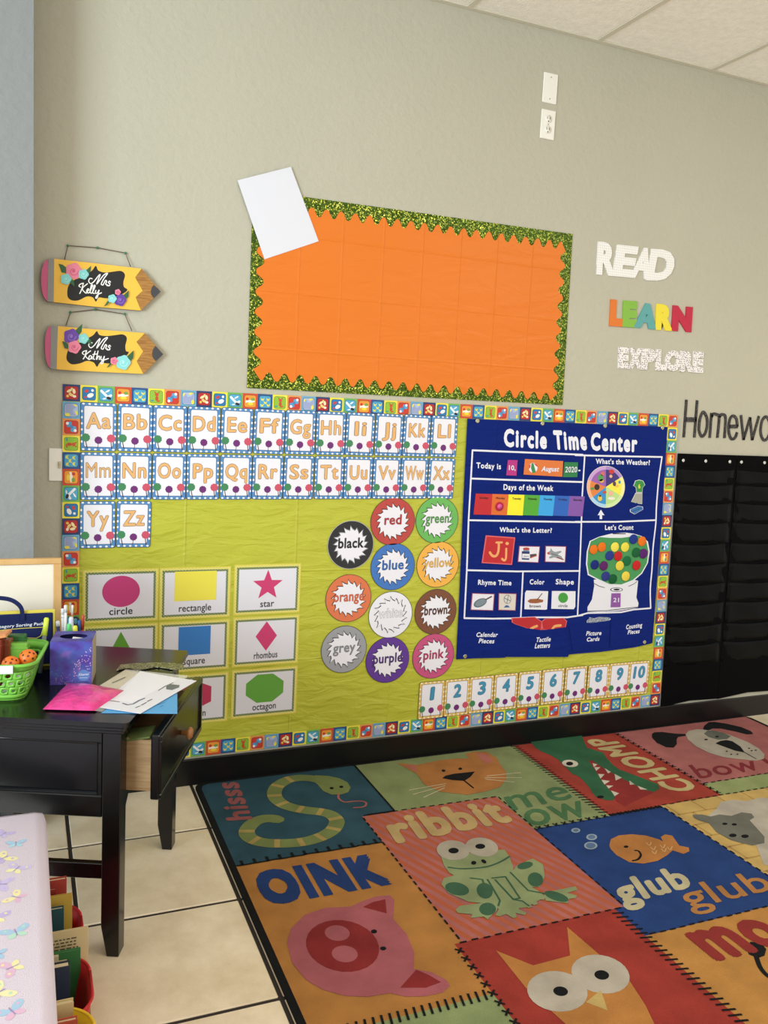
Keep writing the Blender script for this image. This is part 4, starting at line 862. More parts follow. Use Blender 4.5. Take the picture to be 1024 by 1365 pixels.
# ================================================================== WALL WORDS
def cutword(name, label, segs, thick, y=0.0):
    pass
CWd = crop(780, 310, 180/1024)
def word_slab(root, st, o, e, b, m, bold, thick, sp=1.0, name='letter', org=(0, 0), c=CWd, back=0.0):
    """letters with real thickness: front glyph faces + extruded rim"""
    O, E_, B_ = WP(c(*o)), WP(c(*e)), WP(c(*b)); vs, fs = glyphs(st, bold, 0.0, sp); x0 = min(v[0] for v in vs); x1 = max(v[0] for v in vs)
    H = max(v[1] for v in vs); Z0 = min(v[1] for v in vs)
    ex = ((E_[0]-O[0])/(x1-x0), (E_[1]-O[1])/(x1-x0)); ey = ((B_[0]-O[0])/(H-Z0), (B_[1]-O[1])/(H-Z0))
    P_ = [(O[0]+(v[0]-x0)*ex[0]+(v[1]-Z0)*ey[0]-org[0], O[1]+(v[0]-x0)*ex[1]+(v[1]-Z0)*ey[1]-org[1]) for v in vs]
    from collections import Counter
    n = len(P_); cnt = Counter(); 
    for f_ in fs:
        for i in range(len(f_)): cnt[tuple(sorted((f_[i], f_[(i+1) % len(f_)])))] += 1
    mb = MB(); V = [(p[0], -back-thick, p[1]) for p in P_]+[(p[0], -back, p[1]) for p in P_]
    F = [list(f_) for f_ in fs]
    for f_ in fs:
        for i in range(len(f_)):
            a_, b_ = f_[i], f_[(i+1) % len(f_)]
            if cnt[tuple(sorted((a_, b_)))] == 1: F.append([b_, a_, a_+n, b_+n])
    mb.recalc = False; mb.add(V, F, m); return mb.build(name, root)
def checks(name, c1, c2, kind):
    m = bpy.data.materials.new(name); m.use_nodes = True; nt = m.node_tree; b = nt.nodes['Principled BSDF']; b.inputs['Roughness'].default_value = 0.6
    tc = nt.nodes.new('ShaderNodeTexCoord')
    if kind == 'grid':
        s = nt.nodes.new('ShaderNodeSeparateXYZ'); nt.links.new(tc.outputs['Object'], s.inputs[0]); g = []
        for k in (0, 2):
            d = nt.nodes.new('ShaderNodeMath'); d.operation = 'PINGPONG'; d.inputs[1].default_value = 0.0052; nt.links.new(s.outputs[k], d.inputs[0])
            l = nt.nodes.new('ShaderNodeMath'); l.operation = 'LESS_THAN'; l.inputs[1].default_value = 0.0009; nt.links.new(d.outputs[0], l.inputs[0]); g.append(l)
        x = nt.nodes.new('ShaderNodeMath'); x.operation = 'MAXIMUM'; nt.links.new(g[0].outputs[0], x.inputs[0]); nt.links.new(g[1].outputs[0], x.inputs[1]); fac = x.outputs[0]
    else:
        v = nt.nodes.new('ShaderNodeTexVoronoi'); v.inputs['Scale'].default_value = 105 if kind == 'dots' else 160; v.inputs['Randomness'].default_value = 0.5
        nt.links.new(tc.outputs['Object'], v.inputs['Vector'])
        l = nt.nodes.new('ShaderNodeMath'); l.operation = 'LESS_THAN'; l.inputs[1].default_value = 0.27 if kind == 'dots' else 0.22; nt.links.new(v.outputs['Distance'], l.inputs[0]); fac = l.outputs[0]
    mx = nt.nodes.new('ShaderNodeMix'); mx.data_type = 'RGBA'; nt.links.new(fac, mx.inputs[0]); mx.inputs[6].default_value = lin(c1); mx.inputs[7].default_value = lin(c2)
    nt.links.new(mx.outputs[2], b.inputs['Base Color']); return m
og = WP((845, 350)); t = on_wall('word_sign', 'white checked cutout word READ, topmost of the three words', 'word sign', og, 'cutout words on the wall', 0.0)
ck = checks('white_checks', 'F4F3F0', 'DADADC', 'grid')
for (ch, o, e, b) in (('R', (80, 318), (226, 333), (95, 68)), ('E', (200, 330), (364, 345), (240, 92)), ('A', (335, 340), (484, 358), (384, 108)), ('D', (455, 362), (650, 372), (497, 124))):
    word_slab(t, ch, o, e, b, ck, 0.055, 0.006+0.0004*('READ'.index(ch) % 2), org=og)
og = WP((867, 420)); t = on_wall('word_sign', 'multicoloured cutout word LEARN, middle of the three words', 'word sign', og, 'cutout words on the wall', 0.0)
for i, (ch, o, e, b, c_) in enumerate((('L', (180, 708), (280, 716), (190, 507), 'DE7A34'), ('E', (278, 716), (385, 722), (286, 515), '86B84A'), ('A', (362, 718), (532, 736), (388, 528), '62A5A6'), ('R', (526, 738), (660, 748), (538, 540), 'EBDA42'), ('N', (650, 745), (800, 757), (662, 552), 'BE2E48'))):
    word_slab(t, ch, o, e, b, mat('felt_'+c_, c_, 0.9, bump=0.0006, scale=400), 0.085 if ch != 'A' else 0.10, 0.006+0.0004*(i % 3), org=og)
og = WP((880, 480)); t = on_wall('word_sign', 'white speckled cutout word EXPLORE, lowest of the three words', 'word sign', og, 'cutout words on the wall', 0.0)
ds = checks('white_dotted', 'ECE8E8', '5A4A50', 'dots'); ex = [(245, 332), (318, 440), (420, 538), (530, 622), (600, 730), (715, 832), (812, 898)]
for i, ch in enumerate('EXPLORE'):
    y0 = 1028+i*5.5; word_slab(t, ch, (ex[i][0], y0), (ex[i][1]-(8 if i < 6 else 8), y0+4), (ex[i][0]+5, y0-160), ds, 0.075, 0.006+0.0003*(i % 3), org=og)
HC = crop(900, 520, 124/1024); og = WP((965, 565)); t = on_wall('word_sign', 'tall thin black speckled cutout letters spelling Homework above the black pocket charts', 'word sign', og, None, 0.0)
hs = checks('black_speckled', '1F1C1D', '8C8684', 'sp')
def hl(pts, w_=0.0125, smooth=False, closed=False):
    a = Art('wall', 0, og); P_ = [WP(HC(*p)) for p in pts]
    if smooth: P_ = catmull(P_, closed=closed)
    L, R_ = [], []; n = len(P_)
    for i, p in enumerate(P_):
        q0 = P_[(i-1) % n] if closed else P_[max(i-1, 0)]; q1 = P_[(i+1) % n] if closed else P_[min(i+1, n-1)]
        dx, dy = q1[0]-q0[0], q1[1]-q0[1]; l = hypot(dx, dy); wx = w_/2
        L.append((p[0]-dy/l*wx, p[1]+dx/l*wx)); R_.append((p[0]+dy/l*wx, p[1]-dx/l*wx))
    for i in range(n if closed else n-1):
        j = (i+1) % n; mb_.append(([L[i], L[j], R_[j], R_[i]]))
def hbuild():
    mb = MB(); vs = []; 
    for q in mb_:
        if area2(q) < 0: q = q[::-1]
        V = [(x-og[0], -0.005, z-og[1]) for x, z in q]+[(x-og[0], 0, z-og[1]) for x, z in q]
        mb.add(V, [[0, 1, 2, 3], [0, 4, 5, 1], [1, 5, 6, 2], [2, 6, 7, 3], [3, 7, 4, 0]], hs)
    mb.recalc = False; mb.build('letter', t)
mb_ = []; hl([(122, 105), (92, 520)]); hl([(240, 112), (208, 522)]); hl([(112, 325), (230, 325)], 0.022); hbuild()
mb_ = []; hl([(308, 240), (345, 300), (350, 380), (330, 470), (290, 510), (262, 450), (262, 380), (275, 300)], 0.013, True, True); hbuild()
mb_ = []; hl([(398, 250), (378, 525)]); hl([(395, 300), (420, 262), (455, 270), (482, 300), (462, 525)], 0.013, True); hl([(482, 300), (510, 268), (545, 280), (552, 340), (540, 528)], 0.013, True); hbuild()
mb_ = []; hl([(590, 400), (685, 400)], 0.018); hl([(682, 402), (672, 320), (640, 283), (605, 310), (588, 390), (590, 470), (615, 535), (655, 525), (680, 465)], 0.013, True); hbuild()
mb_ = []; hl([(722, 275), (750, 548)]); hl([(750, 548), (822, 300)]); hl([(822, 300), (845, 550)]); hl([(845, 550), (920, 285)]); hbuild()
mb_ = []; hl([(1000, 292), (1035, 350), (1045, 430), (1020, 520), (975, 552), (942, 490), (940, 410), (958, 330)], 0.013, True, True); hbuild()
mb_ = []; hl([(1090, 320), (1080, 560)]); hl([(1088, 380), (1115, 330), (1150, 325)], 0.013, True); hbuild()
mb_ = []; hl([(1200, 180), (1185, 575)]); hl([(1192, 450), (1270, 350)]); hl([(1225, 415), (1285, 585)]); hbuild()

# ================================================================== PLATES, SWITCH
def plate(name, label, cat, cx, cz, w_, h_):
    t = on_wall(name, label, cat, (cx, cz), None, 0.0); a = MB(); a.box(-w_/2, w_/2, -0.006, 0, -h_/2, h_/2, white_plastic, 0.002); a.build('cover_plate', t); return t
scm_ = mat('screw_head', 'C9C6BC', 0.3, metal=0.6)
t = plate('blank_wall_plate', 'plain white blank wall plate high on the wall, above the power outlet', 'wall plate', 1.9955, 2.814, 0.068, 0.117)
for z in (-0.042, 0.042): a = MB(); a.lathe([(0.003, -0.006), (0.003, -0.0072)], (0, 0, z), scm_, 10, 'y'); a.build('screw', t)
t = plate('power_outlet', 'white duplex power outlet high on the wall below the blank plate', 'outlet', 1.9965, 2.672, 0.068, 0.115)
for z in (-0.021, 0.021):
    a = MB(); a.lathe([(0.0165, -0.006), (0.0160, -0.008)], (0, 0, z), white_plastic, 20, 'y'); so = a.build('socket', t)
    a = MB(); dkp = ink('1C1A18')
    for x in (-0.0065, 0.0065): a.box(x-0.0012, x+0.0012, -0.0085, -0.0078, z-0.001, z+0.0085, dkp)
    a.lathe([(0.0026, -0.0078), (0.0026, -0.0085)], (0, 0, z-0.009), dkp, 8, 'y'); a.build('slots', so)
a = MB(); a.lathe([(0.003, -0.006), (0.003, -0.0072)], (0, 0, 0), scm_, 10, 'y'); a.build('screw', t)
t = plate('light_switch', 'white light switch half covered by the left border strip', 'light switch', 0.1185, 1.2295, 0.070, 0.114)
t.location.y = 0
a = MB(); a.box(-0.005, 0.005, -0.009, -0.0055, -0.012, 0.012, mat('beige_toggle', 'CDBF9E', 0.4), 0.001); a.box(-0.003, 0.003, -0.0155, -0.008, 0.0, 0.010, mat('beige_toggle', 'CDBF9E', 0.4), 0.001); a.build('toggle', t)

# ================================================================== PENCIL SIGNS
CP1 = crop(45, 320, 180/1024); CP2 = crop(45, 405, 180/1024)
wtp = ink('F2F0EE')
def pencil(label, c, G, name1, flowers, strokes):
    og = WP(c(480, 330)); t = on_wall('pencil_sign', label, 'name sign', og, 'pencil shaped name signs', 0.001); th = 0.018
    def A(d=0.0): return Art('wall', d, og, xf=lambda p: WP(c(*p)), step=0.0004)
    rim = mat('sign_edge', '6E5A3A', 0.7)
    a = A(); a.slab(catmull(G['er'])+[G['er_t']], mat('pink_paint', 'CF5E8A', 0.5), th-0.001, rim); a.build('eraser', t)
    a = A(); a.slab(G['fe'], mat('grey_paint', '8E8E8C', 0.5), th, rim); a.build('ferrule', t)
    a = A(); a.slab(G['body'], mat('yellow_paint', 'F0BE44', 0.5, bump=0.0004, scale=90), th, rim); a.build('yellow_barrel', t)
    a = A(); a.slab(G['wood'], tipwood, th-0.0008, rim); a.build('wooden_tip', t)
    a = A(); a.slab(G['lead'], mat('graphite_paint', '3E3E44', 0.45), th, rim); a.build('graphite_point', t)
    a = A(th+0.0002); a.poly(G['plaque'], mat('chalkboard_paint', '141416', 0.6)); a.build('black_plaque', t)
    a = A(th+0.0008)
    for i_, s_ in enumerate(strokes): a.stroke(s_, 0.0034, wtp, 0.3*(i_ % 3), smooth=True)
    a.build('lettering', t)
    for fi, (x, y, r, c1, c2, c3) in enumerate(flowers):
        a = A(th+0.0012+0.0012*fi)
        if c3: a.poly([(x+p[0]*r, y+p[1]*r) for p in c3], ink('2E5F38'), 0)
        n = 30; a.poly([(x+r*(1+0.08*cos(5*2*pi*k/n))*cos(2*pi*k/n), y+r*(1+0.08*cos(5*2*pi*k/n))*sin(2*pi*k/n)) for k in range(n)], ink(c1), 1)
        a.stroke([(x+0.65*r*cos(q*0.9)*(1-q/9), y+0.65*r*sin(q*0.9)*(1-q/9)) for q in range(8)], 0.0022, ink(c2), 2, smooth=True); a.ell(x, y, r*0.2, r*0.2, ink(c2), 3, n=8)
        a.build('painted_flower', t)
    a = MB(); rp = [WP(c(*p)) for p in G['rope']]; a.tube([(p[0]-og[0], -0.004-(0.006 if i in (0, len(rp)-1) else 0), p[1]-og[1]) for i, p in enumerate(rp)], 0.0016, mat('brown_twine', '6A5848', 0.9), 6); a.build('twine', t)
    for p in G['rope'][1:-1]:
        q = WP(c(*p)); a = MB(); a.sphere((q[0]-og[0], -0.004, q[1]-og[1]), 0.0045, mat('green_pin', '3C7A5A', 0.5), seg=10); a.build('green_pin', t)
MRS = [[(440, 298), (422, 296), (414, 318), (430, 335), (455, 318), (480, 285), (500, 266), (488, 300), (474, 338), (500, 305), (528, 270), (556, 258), (528, 298), (508, 338), (522, 346)], [(524, 342), (540, 312), (549, 318), (542, 340), (556, 345)], [(552, 350), (570, 350), (572, 335), (562, 328), (570, 316), (578, 324)]]
leaf1 = [(-0.6, -0.2), (-1.4, -0.8), (-1.9, -0.9), (-1.5, 0.2), (-0.7, 0.3)]; leaf2 = [(0.2, -0.5), (1.5, -1.7), (1.4, -0.6), (0.7, 0.2)]; leaf3 = [(0.3, 0.3), (1.6, 1.4), (1.5, 0.3), (0.9, -0.2)]; leaf4 = [(-0.3, 0.4), (-1.2, 1.5), (-2.0, 1.9), (-1.2, 0.7), (-0.6, 0)]
KEL = [[(372, 332), (352, 338), (340, 352), (352, 362)], [(374, 332), (358, 385), (346, 410)], [(404, 336), (366, 372), (388, 404), (402, 404)], [(398, 396), (416, 382), (408, 374), (398, 392), (410, 406), (420, 400)], [(420, 402), (442, 352), (434, 346), (424, 398), (436, 408)], [(440, 404), (462, 356), (454, 350), (444, 400), (456, 410)], [(468, 386), (464, 406), (478, 406), (490, 386)], [(492, 384), (478, 440), (466, 442), (480, 420), (510, 404)]]
G1 = dict(er=[(108, 152), (82, 170), (62, 225), (54, 300), (60, 380), (78, 440), (102, 468)], er_t=(110, 300), fe=[(110, 150), (154, 148), (150, 474), (102, 470)], body=[(154, 148), (450, 180), (812, 222), (764, 288), (820, 388), (768, 438), (808, 538), (450, 508), (150, 474)],
          wood=[(812, 222), (955, 392), (808, 538), (768, 438), (820, 388), (764, 288)], lead=[(904, 344), (958, 395), (906, 444), (886, 420), (882, 390), (892, 360)],
          plaque=catmull([(252, 400), (262, 350), (300, 310), (350, 290), (400, 262), (440, 236), (468, 200), (486, 236), (540, 252), (600, 244), (660, 240), (688, 270), (676, 320), (680, 360), (706, 378), (690, 400), (650, 420), (600, 440), (540, 446), (490, 440), (468, 472), (446, 440), (400, 432), (340, 460), (290, 462), (258, 440)], 3, True),
          rope=[(232, 152), (258, 44), (482, 60), (694, 100), (732, 205)])
pencil('pencil shaped sign with the black plaque reading Mrs Kelly, upper of the two', CP1, G1, 'Kelly',
       [(300, 240, 60, 'E8849E', 'D05A80', leaf1), (374, 266, 38, '86D4D4', 'A8E4E2', leaf2), (242, 302, 40, '86D4D4', 'A8E4E2', leaf3), (650, 460, 44, '5E3A9C', '8A6AC0', leaf2), (632, 400, 22, 'E8849E', 'D05A80', None), (590, 450, 32, '86D4D4', 'A8E4E2', leaf4)], MRS+KEL)
KAT = [[(396, 358), (376, 362), (366, 376), (378, 386)], [(398, 356), (384, 400), (372, 420)], [(428, 358), (390, 392), (412, 422), (420, 422)], [(438, 402), (424, 394), (414, 412), (424, 422), (438, 402), (438, 420)], [(462, 362), (448, 414), (458, 422)], [(444, 386), (474, 382)], [(484, 360), (472, 424), (486, 400), (496, 402), (494, 424)], [(508, 400), (506, 424), (520, 424), (530, 402)], [(532, 400), (520, 450), (504, 452), (520, 432), (562, 416)]]
G2 = dict(er=[(132, 168), (104, 190), (88, 250), (84, 330), (90, 410), (106, 465), (124, 488)], er_t=(132, 330), fe=[(130, 166), (182, 172), (172, 498), (124, 492)], body=[(182, 172), (450, 195), (838, 224), (774, 290), (824, 362), (776, 436), (826, 532), (450, 515), (172, 498)],
          wood=[(838, 224), (974, 384), (826, 532), (776, 436), (824, 362), (774, 290)], lead=[(918, 320), (976, 384), (920, 436), (898, 410), (892, 376), (902, 342)],
          plaque=catmull([(246, 400), (262, 350), (300, 320), (360, 290), (410, 262), (450, 238), (476, 208), (494, 238), (550, 246), (610, 240), (672, 234), (702, 262), (690, 320), (696, 360), (716, 366), (700, 392), (650, 425), (600, 452), (540, 452), (500, 446), (476, 480), (452, 446), (400, 434), (350, 452), (290, 460), (254, 436)], 3, True),
          rope=[(242, 168), (278, 66), (466, 44), (688, 78), (742, 206)])
pencil('pencil shaped sign with the black plaque reading Mrs Kathy, lower of the two', CP2, G2, 'Kathy',
       [(282, 250, 56, '6A42A8', '9474CC', leaf2), (374, 266, 38, '86D4D4', 'A8E4E2', leaf3), (305, 330, 48, 'E8849E', 'D05A80', leaf1), (672, 446, 54, '8AD6D8', 'B4ECEA', leaf2), (604, 434, 28, 'E8849E', 'D05A80', leaf4)], MRS+KAT)

# ================================================================== BLACK POCKET CHARTS
def bmat():
    m = mat('black_nylon', '060608', 0.75, bump=0.002, scale=9, spec=0.06); return m
bm1 = bmat(); vinyl = mat('black_vinyl_pocket', '060709', 0.5, bump=0.003, scale=6, spec=0.10)
riv = mat('chrome_rivet', 'D4D4D2', 0.25, metal=0.8)
def bchart(label, x0t, x1t, x0b, x1b, zt, zb, riv_x):
    t = on_wall('black_pocket_chart', label, 'pocket chart', ((x0t+x1t)/2, (zt+zb)/2), 'black pocket charts beside the yellow board', 0.0); og = ((x0t+x1t)/2, (zt+zb)/2)
    a = Art('wall', 0.0065, og); zb2 = zb+0.018
    a.slab([(x0b, zb), ((x0b+x1b)/2, zb2), (x1b, zb+0.012), (x1t, zt), (x0t, zt)], bm1, 0.003); a.build('backing_cloth', t)
    zs = [1.270, 1.198, 1.108, 1.013, 0.912, 0.810, 0.713, 0.615, 0.505, 0.411, 0.305]
    for i in range(len(zs)-1):
        za, zc = zs[i], zs[i+1]; f = lambda z: (zt-z)/(zt-zb)
        xa0, xa1 = x0t+(x0b-x0t)*f(za)+0.004, x1t+(x1b-x1t)*f(za)-0.012; xb0, xb1 = x0t+(x0b-x0t)*f(zc)+0.004, x1t+(x1b-x1t)*f(zc)-0.012
        mb = MB(); nx_, nz_ = 14, 5; vs = []; fs = []
        for b_ in range(nz_+1):
            for a_ in range(nx_+1):
                u_, v_ = a_/nx_, b_/nz_; sag = 0.010*sin(pi*u_)*(v_**3)
                x = (xb0+(xb1-xb0)*u_)*(1-v_)+(xa0+(xa1-xa0)*u_)*v_; z = zc+(za-zc)*v_*0.97-sag
                bul = 0.0100+0.005*sin(pi*u_)*v_**0.7+0.0015*sin(11*u_+3*v_+i)
                vs.append((x-og[0], -bul, z-og[1]))
        for b_ in range(nz_):
            for a_ in range(nx_): k = b_*(nx_+1)+a_; fs.append([k, k+1, k+nx_+2, k+nx_+1])
        mb.recalc = False; mb.add(vs, fs, vinyl, True); o = mb.build('pocket', t)
        so = o.modifiers.new('thickness', 'SOLIDIFY'); so.thickness = 0.0008
    mb = MB(); mb.box(x0t+0.002-og[0], x1t-0.002-og[0], -0.0115, -0.0095, zt-0.055-og[1], zt-0.003-og[1], bm1, 0.0008); mb.build('header_band', t)
    for x in riv_x: mb = MB(); mb.lathe([(0.0085, -0.011), (0.0085, -0.0125), (0.006, -0.014), (0.0025, -0.0135)], (x-og[0], 0, zt-0.032-og[1]), riv, 14, 'y'); mb.build('rivet', t)
bchart('black nylon pocket chart hanging right beside the yellow board', 2.830, 3.192, 2.866, 3.222, 1.338, 0.100, (2.862, 2.998, 3.148))
bchart('black nylon pocket chart farther right, at the edge of the photo', 3.196, 3.60, 3.224, 3.62, 1.338, 0.110, (3.222, 3.372, 3.56))

# ================================================================== DESK
DA = -radians(23.2); DX, DY = 0.247, -1.017; DL, DDp, DZ = 0.62, 0.655, 0.658
def dl2w(x, y): return (DX+x*cos(DA)-y*sin(DA), DY+x*sin(DA)+y*cos(DA))
desk = thing('black_desk', 'black painted wooden desk with its end drawer pulled open', 'desk', (DX, DY, 0), DA)
def rr(w0, w1, d0, d1, r, n=5): return rrect(w1-w0, d1-d0, r, n, (w0+w1)/2, (d0+d1)/2)
a = Art('floor', DZ-0.016); a.slab(rr(-DL, 0, 0, DDp, 0.016), black_wood, 0.016)
a.d = DZ-0.026; a.slab(rr(-DL+0.005, -0.005, 0.005, DDp-0.005, 0.014), black_wood, 0.010)
a.d = DZ-0.036; a.slab(rr(-DL+0.013, -0.013, 0.013, DDp-0.013, 0.01), black_wood, 0.010)
a.recalc = True; o = a.build('desk_top', desk); bv = o.modifiers.new('soft_edge', 'BEVEL'); bv.width = 0.003; bv.segments = 2; bv.limit_method = 'ANGLE'
LW = 0.048; zt_ = DZ-0.036
def leg(x, y, sx):
    """square leg, last 9 cm tapered on its inner side sx"""
    m = MB(); x0, x1, y0, y1 = x, x+LW, y, y+LW; q = 0.016
    def ring_(z, tp): 
        a0 = x0+(q*tp if sx < 0 else 0); a1 = x1-(q*tp if sx > 0 else 0)
        return [(a0, y0, z), (a1, y0, z), (a1, y1, z), (a0, y1, z)]
    vs = ring_(0, 1)+ring_(0.085, 0)+ring_(zt_, 0)
    fs = [[3, 2, 1, 0], [8, 9, 10, 11]]+[[b_+k, b_+(k+1) % 4, b_+4+(k+1) % 4, b_+4+k] for b_ in (0, 4) for k in range(4)]
    m.add(vs, fs, black_wood); o = m.build('leg', desk); bv = o.modifiers.new('soft_edge', 'BEVEL'); bv.width = 0.002; bv.segments = 2
lx = -0.026-LW
leg(lx, 0.026, -1); leg(lx, DDp-0.026-LW, -1); leg(-DL+0.026, 0.026, 1); leg(-DL+0.026, DDp-0.026-LW, 1)
def apron(y, s):
    x0, x1 = -DL+0.026+LW, lx
    m = MB(); m.box(x0, x1, y+0.012*s if s > 0 else y-0.020, y+0.020 if s > 0 else y-0.012, 0.387, zt_, black_wood); ap = m.build('apron', desk)
    for nm, b_ in (('rail', (x0, x1, 0.590, zt_)), ('rail', (x0, x1, 0.387, 0.446)), ('stile', (x0, x0+0.014, 0.446, 0.590)), ('stile', (x1-0.014, x1, 0.446, 0.590))):
        m = MB(); ya, yb = (y, y+0.013) if s > 0 else (y-0.013, y); m.box(b_[0], b_[1]-(0.0015 if b_[1] == x1 else 0), ya, yb, b_[2], b_[3], black_wood, 0.0025); m.build(nm, ap)
    m = MB(); yy = y+0.008*s
    m.tube([(x0+0.014, yy, 0.448), (x1-0.016, yy, 0.448), (x1-0.016, yy, 0.588), (x0+0.014, yy, 0.588), (x0+0.014, yy, 0.448)], 0.005, black_wood, 8); m.build('molding', ap)
apron(0.030, 1); apron(DDp-0.030, -1)
m = MB(); m.box(-DL+0.03, -DL+0.045, 0.07, DDp-0.07, 0.40, zt_, black_wood, 0.002); m.build('end_panel', desk)
m = MB(); m.box(lx+0.004, lx+LW-0.004, 0.026+LW, DDp-0.026-LW, 0.418, 0.442, black_wood, 0.002); m.build('drawer_rail', desk)
for (ya, yb, s) in ((0.026+LW, 0.026+LW+0.05, 1), (DDp-0.026-LW, DDp-0.026-LW-0.05, -1)):
    m = MB(); x0, x1 = lx+0.008, lx+LW-0.008
    m.add([(x0, ya, 0.418), (x0, yb, 0.418), (x0, ya, 0.365), (x1, ya, 0.418), (x1, yb, 0.418), (x1, ya, 0.365)], [[0, 1, 2], [3, 5, 4], [0, 3, 4, 1], [1, 4, 5, 2], [2, 5, 3, 0]], black_wood); m.build('corner_bracket', desk)
m = MB(); m.box(-DL+0.05, lx, 0.052, 0.072, 0.203, 0.246, black_wood, 0.002); m.build('stretcher', desk)
m = MB(); m.box(-DL+0.05, lx, DDp-0.072, DDp-0.052, 0.203, 0.246, black_wood, 0.002); m.build('stretcher', desk)
# drawer
dr = link('drawer', None, desk) if False else None
m = MB(); fx0, fx1 = 0.052, 0.074; y0, y1 = 0.080, 0.560
y0, y1 = 0.020, 0.505
m.box(fx0, fx1, y0, y1, 0.447, 0.622, black_wood, 0.003); dr = m.build('drawer', desk); dr['label'] = 'black drawer front with round wooden knob'
m = MB()
for (a_, b_, c_, d_) in ((y0+0.002, y1-0.002, 0.449, 0.463), (y0+0.002, y1-0.002, 0.606, 0.620), (y0+0.002, y0+0.014, 0.463, 0.606), (y1-0.014, y1-0.002, 0.463, 0.606)): m.box(fx1-0.002, fx1+0.006, a_, b_, c_, d_, black_wood, 0.002)
m.build('raised_frame', dr)
m = MB(); m.box(-0.42, fx0, y0+0.058, y0+0.070, 0.450, 0.585, drawer_wood, 0.001); m.build('drawer_side', dr)
m = MB(); m.box(-0.42, fx0, y1-0.030, y1-0.018, 0.450, 0.585, drawer_wood, 0.001); m.build('drawer_side', dr)
m = MB(); m.box(-0.42, fx0, y0+0.058, y1-0.018, 0.444, 0.450, drawer_wood); m.build('drawer_bottom', dr)
m = MB(); m.lathe([(0.007, 0), (0.007, 0.012), (0.016, 0.018), (0.018, 0.024), (0.013, 0.030), (0.004, 0.032)], (fx1, (y0+y1)/2, 0.535), mat('knob_wood', 'A06A3C', 0.35), 18, 'x'); m.build('knob', dr)
x_, y_ = dl2w(-0.03, 0.25)
# booklet sticking out of the drawer
bx, by = dl2w(0.012, 0.075)
t = thing('green_booklet', 'olive green booklet leaning inside the open drawer', 'booklet', (bx, by, 0.586), DA)
m = MB(); X = Matrix.Rotation(radians(9), 4, 'X') @ Matrix.Rotation(radians(-12), 4, 'Y')
m.box(-0.045, 0.024, 0.0, 0.060, 0.0, 0.005, mat('olive_cover', '5C6A34', 0.8, var=0.25, scale=120), 0.001, X); m.build('cover', t)

# ================================================================== ON THE DESK
TZ = DZ+0.0003
# framed dry-erase board
wb = thing('framed_board', 'cream dry-erase board with pale wood frame standing at the back of the desk', 'board', (-0.06, -0.345, TZ))
BW0, BW1, BH = -0.078, 0.173, 0.306
m = MB(); m.box(BW0+0.01, BW1-0.01, -0.004, 0.006, 0.01, BH-0.01, mat('cream_board', 'E9E2D2', 0.3)); m.build('board_face', wb)
for (a0, a1, b0, b1) in ((BW0, BW1, BH-0.018, BH), (BW0, BW1, 0, 0.018), (BW0, BW0+0.024, 0.018, BH-0.018), (BW1-0.024, BW1, 0.018, BH-0.018)):
    m = MB(); m.box(a0, a1, -0.010, 0.010, b0, b1, pine, 0.002); m.build('frame_rail', wb)
# navy tote
tb = thing('sorting_pack', 'navy cloth carrying case with yellow trim lettered Category Sorting Pack', 'carrying case', (-0.06, -0.480, TZ))
def TP(px, py): q = WP((px, py), -0.480); return (q[0]+0.06, q[1]-TZ)
Bc = crop(0, 760, 140/956)
tr = TP(*Bc(495, 355)); zt2 = tr[1]
navy = cloth('1B2452'); yel = mat('yellow_piping', 'CFC04A', 0.7)
m = MB(); m.box(-0.127, tr[0]+0.004, -0.006, 0.006, 0, zt2, yel, 0.003); m.build('yellow_edge', tb)
m = MB(); m.box(-0.119, tr[0]-0.004, -0.009, 0.009, 0.008, zt2-0.008, navy, 0.003); m.build('navy_panel', tb)
a = Art('wall', 0.0095, xf=lambda p: TP(*Bc(*p)))
P0, P1 = (30, 512), (400, 490); w8 = (P1[0]-P0[0])/0.80
a.text('Category Sorting Pack', (P1[0]-w8, 526), P1, (P1[0]-w8+3, 500), wl, 0, bold=0.014); a.build('lettering', tb)
a = Art('wall', 0.0095, xf=lambda p: TP(*Bc(*p))); a.stroke([(0, 540), (200, 522), (395, 512), (372, 590), (330, 612), (60, 604)], 0.0022, yel, 0); a.build('window_piping', tb)
hp = [TP(*Bc(*p)) for p in ((205, 450), (198, 350), (150, 290), (70, 255), (-60, 245), (-190, 262), (-260, 300), (-300, 360), (-305, 450))]
hp = catmull(hp, 4); mb = MB(); vs = []; fs = []
for i, p in enumerate(hp):
    q0, q1 = hp[max(i-1, 0)], hp[min(i+1, len(hp)-1)]; dx, dy = q1[0]-q0[0], q1[1]-q0[1]; l = hypot(dx, dy); nx_, nz_ = -dy/l*0.006, dx/l*0.006
    for (s, yy) in ((1, -0.013), (-1, -0.013), (-1, -0.0095), (1, -0.0095)): vs.append((p[0]+s*nx_, yy, p[1]+s*nz_))
for i in range(len(hp)-1):
    for k in range(4): fs.append([i*4+k, i*4+(k+1) % 4, i*4+4+(k+1) % 4, i*4+4+k])
fs += [[0, 1, 2, 3], [len(vs)-4+k for k in range(4)]]
mb.add(vs, fs, navy); mb.build('handle', tb)
